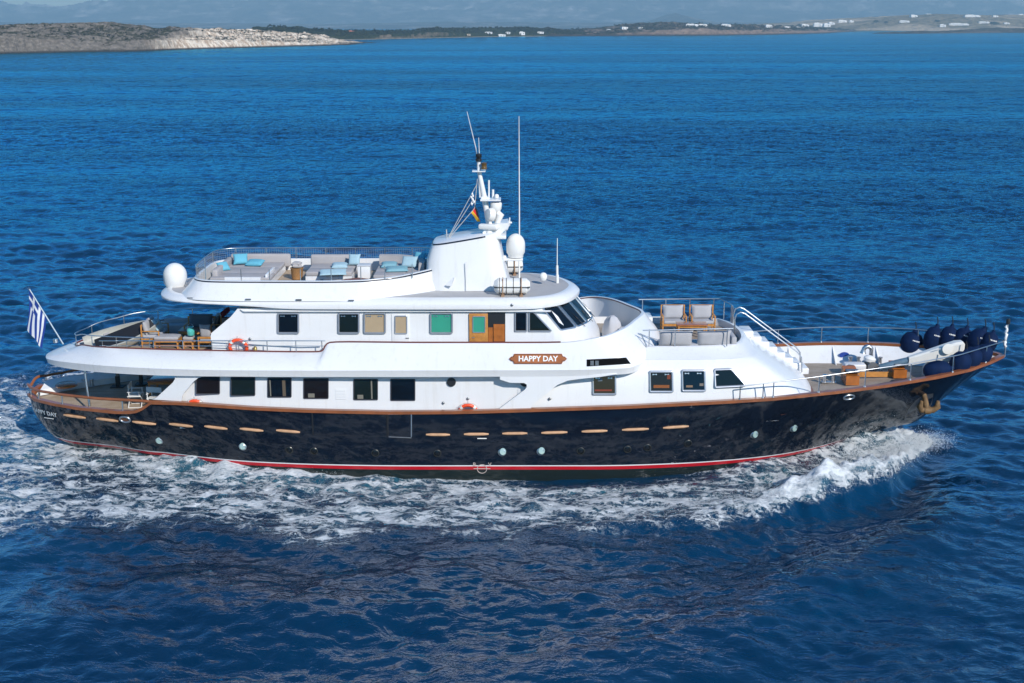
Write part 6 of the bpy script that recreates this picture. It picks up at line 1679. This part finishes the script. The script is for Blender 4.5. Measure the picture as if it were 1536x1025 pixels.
# distant mountains: ridges one behind the other
def mountains(name, Y0, depth, prof_px, m, seed, amp, nx=500, ny=110):
    Ymid = Y0+depth*.55; X1 = np.linspace(-.62*Y0, .62*Y0, nx); fr1 = fractal(nx, ny, seed, 1.55, .5); fr2 = 1-np.abs(fractal(nx, ny, seed+3, 1.25, .5)); fr3 = fractal(nx, ny, seed+5, 1.0, .6)
    pts = [S(a, b, Ymid) for a, b in prof_px]; top = np.interp(X1, [p[0] for p in pts], [p[1] for p in pts])[:, None]
    v = np.linspace(0, 1, ny)[None, :]; shape = sstep(v, 0, .62)**.85*(1-sstep(v, .62, 1.0))
    X = np.repeat(X1[:, None], ny, 1); Y = Y0+depth*v+0*X
    Z = top*shape*(1+.05*fr1)+amp*shape*(.45*fr1+.55*fr2-.1)*.8+amp*.12*fr3*shape; Z[:, 0] = -3; Z[:, -1] = -3; Z[0] = -3; Z[-1] = -3
    Z = np.maximum(Z, -3)
    return grid_obj(name, X, Y, Z, m)
mm = land_mat('mountain_rock', (.16, .13, .12), (.95, .85, .78), (.05, .055, .045), (.14, .13, .10), .0022, .30, .5, slope=(.5, .9))
mountains('near_mountain_hills', 6200, 2600, [(-700, 32), (0, 33), (500, 36), (700, 33), (860, 34), (930, 34), (975, 33), (1005, 23), (1020, 20), (1040, 26), (1075, 33), (1200, 35), (1400, 35), (2200, 34)], mm, 71, 8)
mountains('distant_mountains', 9500, 4200, [(-700, -20), (0, -6), (60, 2), (140, 4), (180, -8), (260, -25), (420, -25), (600, -18), (700, -5), (760, -20), (900, -28), (1100, -24), (1300, -20), (1500, -14), (2200, -10)], mm, 81, 130)
# ------------------------------------------------------------------ houses and trees on the shore
HW = mat('whitewash', (.82, .82, .80), .8); HR = mat('terracotta_wall', (.45, .16, .10), .8); HT = mat('sand_wall', (.55, .45, .34), .8); HD = mat('dark_opening', (.03, .035, .04), .4)
TREEM = mat('dark_foliage', (.020, .032, .018), .9, var=.5, vscale=.4)
HOUSE_N = [0]
def house(label, px, py, wpx, hpx, coastf, m=HW, group='white houses along the shore', yoff=None, seed=0, name='house', cat='house'):
    """py: pixel of the foot of the house; the house is set on the ground it stands on at that distance"""
    hg, (sx_, sy_), deep = coastf; g = random.Random(seed+px)
    best = None
    for d in np.linspace(3, deep, 60):
        # walk back from the shore until the ground rises to that sight line
        t = math.tan(PITCH+math.atan((py-512)/FPX)); x0 = 0; Y = None
        xg = (px-768)/FPX*2000; 
        for _ in range(4):
            ysh = float(np.interp(xg, sx_, sy_)); Y = ysh+d; fwd = (Y+CD)*cp+CH*sp; xg = (px-768)*fwd/FPX
        z = hg(xg, Y); e = abs(proj(xg, Y, z)[1]-py)
        if best is None or e < best[0]-.05: best = (e, xg, Y, z)
    _, X, Y, z = best; k = (Y+CD)/FPX; w, h = wpx*k, hpx*k*.85; dd = min(w, 12)
    t = thing(name, label, cat, (X, Y, z-.3), R(g.uniform(-12, 12)), group)
    bm = bmesh.new(); box(bm, (0, 0, h*.42), (w, dd, h*.84+.6)); box(bm, (-w*.12, dd*.1, h*.75), (w*.55, dd*.7, h*.7))
    if w > 14: box(bm, (w*.42, -dd*.2, h*.3), (w*.3, dd*.9, h*.6))
    finish(bm, 'wall', m, t, 0)
    bm = bmesh.new(); n = max(2, int(w/3.5))
    for i in range(n): box(bm, (-w/2+w*(i+.5)/n, -dd/2-.03, h*.45), (1.1, .12, 1.3 if i % 3 else 2.0))
    bm.free()
    for i in range(n if n > 1 else 0):
        bm = bmesh.new(); box(bm, (-w/2+w*(i+.5)/n, -dd/2-.03, h*.45), (1.1, .12, 1.3 if i % 3 else 2.0)); finish(bm, 'window' if i % 3 else 'door', HD, t, 0)
    bm = bmesh.new(); box(bm, (0, 0, h*.84+.34), (w+.3, dd+.3, .25)); finish(bm, 'roof', m, t, 0)
    return t
CM, CB, CF = (h_mid, s2, 300), (h_brn, s3, 330), (h_fld, s4, 900)
spec_m = [(527, 50.5, 9, 5.5, HR, 'blocky terracotta building at the left end of the green coast'), (550, 50.8, 8, 5, HR, 'second terracotta building from the left on the green coast'), (572, 51.5, 7, 3, HT, 'low sand coloured house right of the terracotta buildings'),
          (681, 46.8, 19, 4.5, HW, 'wide white villa between two round trees on the green coast'), (733, 50.3, 9, 3, HW, 'small white house low on the green coast right of the wide villa'), (752, 54, 12, 4.2, HW, 'white house close to the water on the green coast'),
          (762, 51.5, 6, 3, HW, 'tiny white house just behind the waterside white house'), (783, 52.3, 8, 5, HW, 'tall white cube house near the right end of the green coast'), (811, 50.5, 9, 3, HW, 'last white house at the right end of the green coast'), (594, 52, 7, 2.6, HT, 'sand coloured low house among dark shrubs on the green coast'), (702, 53, 7, 2.4, HT, 'sand coloured beach hut below the wide white villa')]
for i, (a, b, w, h, m, lb) in enumerate(spec_m): house(lb, a, b, w, h, CM, m, 'houses on the green coast', seed=i)
ord_ = ['first', 'second', 'third', 'fourth', 'fifth', 'sixth', 'seventh', 'eighth', 'ninth', 'tenth', 'eleventh', 'twelfth']
for i, (a, b, w, h) in enumerate([(914, 45.5, 7, 2.6), (936, 43.5, 9, 3.6), (960, 43, 6, 2.4), (1037, 39, 17, 4), (1052, 39, 12, 3.5), (1088, 39.5, 13, 4), (1128, 40.5, 6, 3), (1152, 40.8, 9, 4.2), (1180, 42, 8, 3), (1196, 42.5, 6, 3)]):
    house('%s white house from the left above the brown headland' % ord_[i], a, b, w, h, CB, HW, 'white houses above the brown headland', seed=i+30)
for i, (a, b, w, h) in enumerate([(1206, 39.5, 10, 4), (1226, 39.8, 12, 6), (1239, 40, 9, 5.5), (1246, 36, 8, 4), (1262, 33.5, 11, 4), (1276, 33.5, 6, 3), (1355, 32.5, 13, 3.4), (1368, 25.5, 9, 4), (1392, 24, 12, 3.6), (1413, 40, 8, 4.6), (1436, 37, 26, 3.6), (1455, 25, 21, 3.4)]):
    house('%s white house from the left in the village on the fields' % ord_[i], a, b, w, h, CF, HW, 'white houses of the village', seed=i+60)
for i, (a, b, w, h) in enumerate([(1474, 34.5, 14, 3), (1490, 25.2, 7, 2.4), (1530, 24.8, 12, 4), (1508, 36, 7, 2.6)]):
    house(['long low white house at the right below the skyline of the fields', 'small white house on the skyline right of the long row', 'white house cut by the right edge of the picture', 'small white shed low on the fields near the right edge'][i], a, b, w, h, CF, HW, 'white houses of the village', seed=i+90)
def tree(label, px, py, wpx, hpx, coastf, group, seed):
    hg, (sx_, sy_), deep = coastf; g = random.Random(seed); best = None
    for d in np.linspace(3, deep, 60):
        xg = (px-768)/FPX*2000
        for _ in range(4):
            Y = float(np.interp(xg, sx_, sy_))+d; xg = (px-768)*((Y+CD)*cp+CH*sp)/FPX
        z = hg(xg, Y); e = abs(proj(xg, Y, z)[1]-py)
        if best is None or e < best[0]-.05: best = (e, xg, Y, z)
    _, X, Y, z = best; k = (Y+CD)/FPX; w, h = wpx*k/2, hpx*k; t = thing('tree', label, 'tree', (X, Y, z-.3), 0, group)
    bm = bmesh.new(); tube(bm, [(0, 0, 0), (.1, 0, h*.3), (.2, .1, h*.6)], [w*.10, w*.08, w*.04], 6); finish(bm, 'trunk', TREEM, t, 0)
    bm = bmesh.new()
    for _ in range(260):
        a = g.uniform(0, 6.283); r = g.random()**.5*w; zz = h*(.35+.65*g.random()*(1-(r/w)**2*.6)); s = w*g.uniform(.08, .2)
        c = Vector((r*math.cos(a), r*math.sin(a), zz)); q = [c+Vector((g.uniform(-s, s), g.uniform(-s, s), g.uniform(-s, s))) for _ in range(4)]
        vs = [bm.verts.new(p) for p in q]; bm.faces.new(vs[:3]); bm.faces.new([vs[1], vs[3], vs[2]])
    finish(bm, 'crown', TREEM, t, 0)
tree('round dark tree at the left side of the wide white villa', 657, 47.5, 6, 5, CM, 'trees by the white villa', 1)
tree('round dark tree at the right side of the wide white villa', 694, 47, 7, 6, CM, 'trees by the white villa', 2)
for i, (a, b, w, h) in enumerate([(1198, 40, 6, 5), (1313, 34.5, 8, 3.5), (1328, 34.5, 6, 3), (1405, 32, 8, 3), (1490, 36.5, 14, 4)]):
    tree('%s dark tree from the left on the village fields' % ord_[i], a, b, w, h, CF, 'trees on the village fields', 10+i)
# low scrub along the coasts, far too many bushes to count
def scrub(name, label, coastf, x0, x1, n, dmin, dmax, s0, s1, seed):
    hg, (sx_, sy_), deep = coastf; g = random.Random(seed); V = []; F = []
    for _ in range(n):
        x = g.uniform(x0, x1); Y = float(np.interp(x, sx_, sy_))+g.uniform(dmin, dmax); z = hg(x, Y)
        if z < 1.5: continue
        s = g.uniform(s0, s1)
        for k in range(7):
            c = (x+g.uniform(-s, s), Y+g.uniform(-s, s), z+g.uniform(0, s*.9)); o = len(V)
            for _ in range(4): V.append((c[0]+g.uniform(-s, s)*.7, c[1]+g.uniform(-s, s)*.7, c[2]+g.uniform(-s, s)*.5))
            F += [(o, o+1, o+2), (o+1, o+3, o+2), (o, o+3, o+1)]
    me = bpy.data.meshes.new(name); me.from_pydata(V, [], F); me.materials.append(TREEM); o = bpy.data.objects.new(name, me); COL.objects.link(o); o['kind'] = 'stuff'; o['label'] = label; o['category'] = 'scrub'
scrub('green_coast_scrub', 'dark green scrub and bushes covering the low coast in the middle distance', CM, s2[0][0]+20, s2[0][-1]-20, 2600, 5, 180, 1.0, 2.6, 5)
scrub('headland_scrub', 'low dark scrub along the top of the left headland', (h_head, s1, 120), s1[0][0]+5, s1[0][-1]-40, 1300, 16, 110, .35, 1.0, 6)
scrub('brown_headland_scrub', 'dark scrub on top of the brown headland', CB, s3[0][0]+20, s3[0][-1]-20, 1500, 25, 260, 1.2, 3.0, 7)
# air between here and the mountains
bm = bmesh.new(); bmesh.ops.create_cube(bm, size=1)
for v in bm.verts: v.co = Vector((v.co.x*30000, 6500+v.co.y*17400, -4+(v.co.z+.5)*900))
hz = finish(bm, 'haze', [], None, 0); hz['kind'] = 'stuff'; hz['label'] = 'thin blue haze lying over the sea and the far mountains'; hz['category'] = 'haze'
hm = bpy.data.materials.new('haze_air'); hm.use_nodes = True; n, l = nodes_of(hm); n.remove(n['Principled BSDF'])
pv = n.new('ShaderNodeVolumePrincipled'); pv.inputs['Color'].default_value = (.46, .78, 1, 1); pv.inputs['Density'].default_value = 1.6e-4; pv.inputs['Anisotropy'].default_value = 0
l.new(pv.outputs[0], n['Material Output'].inputs['Volume']); hz.data.materials.append(hm)
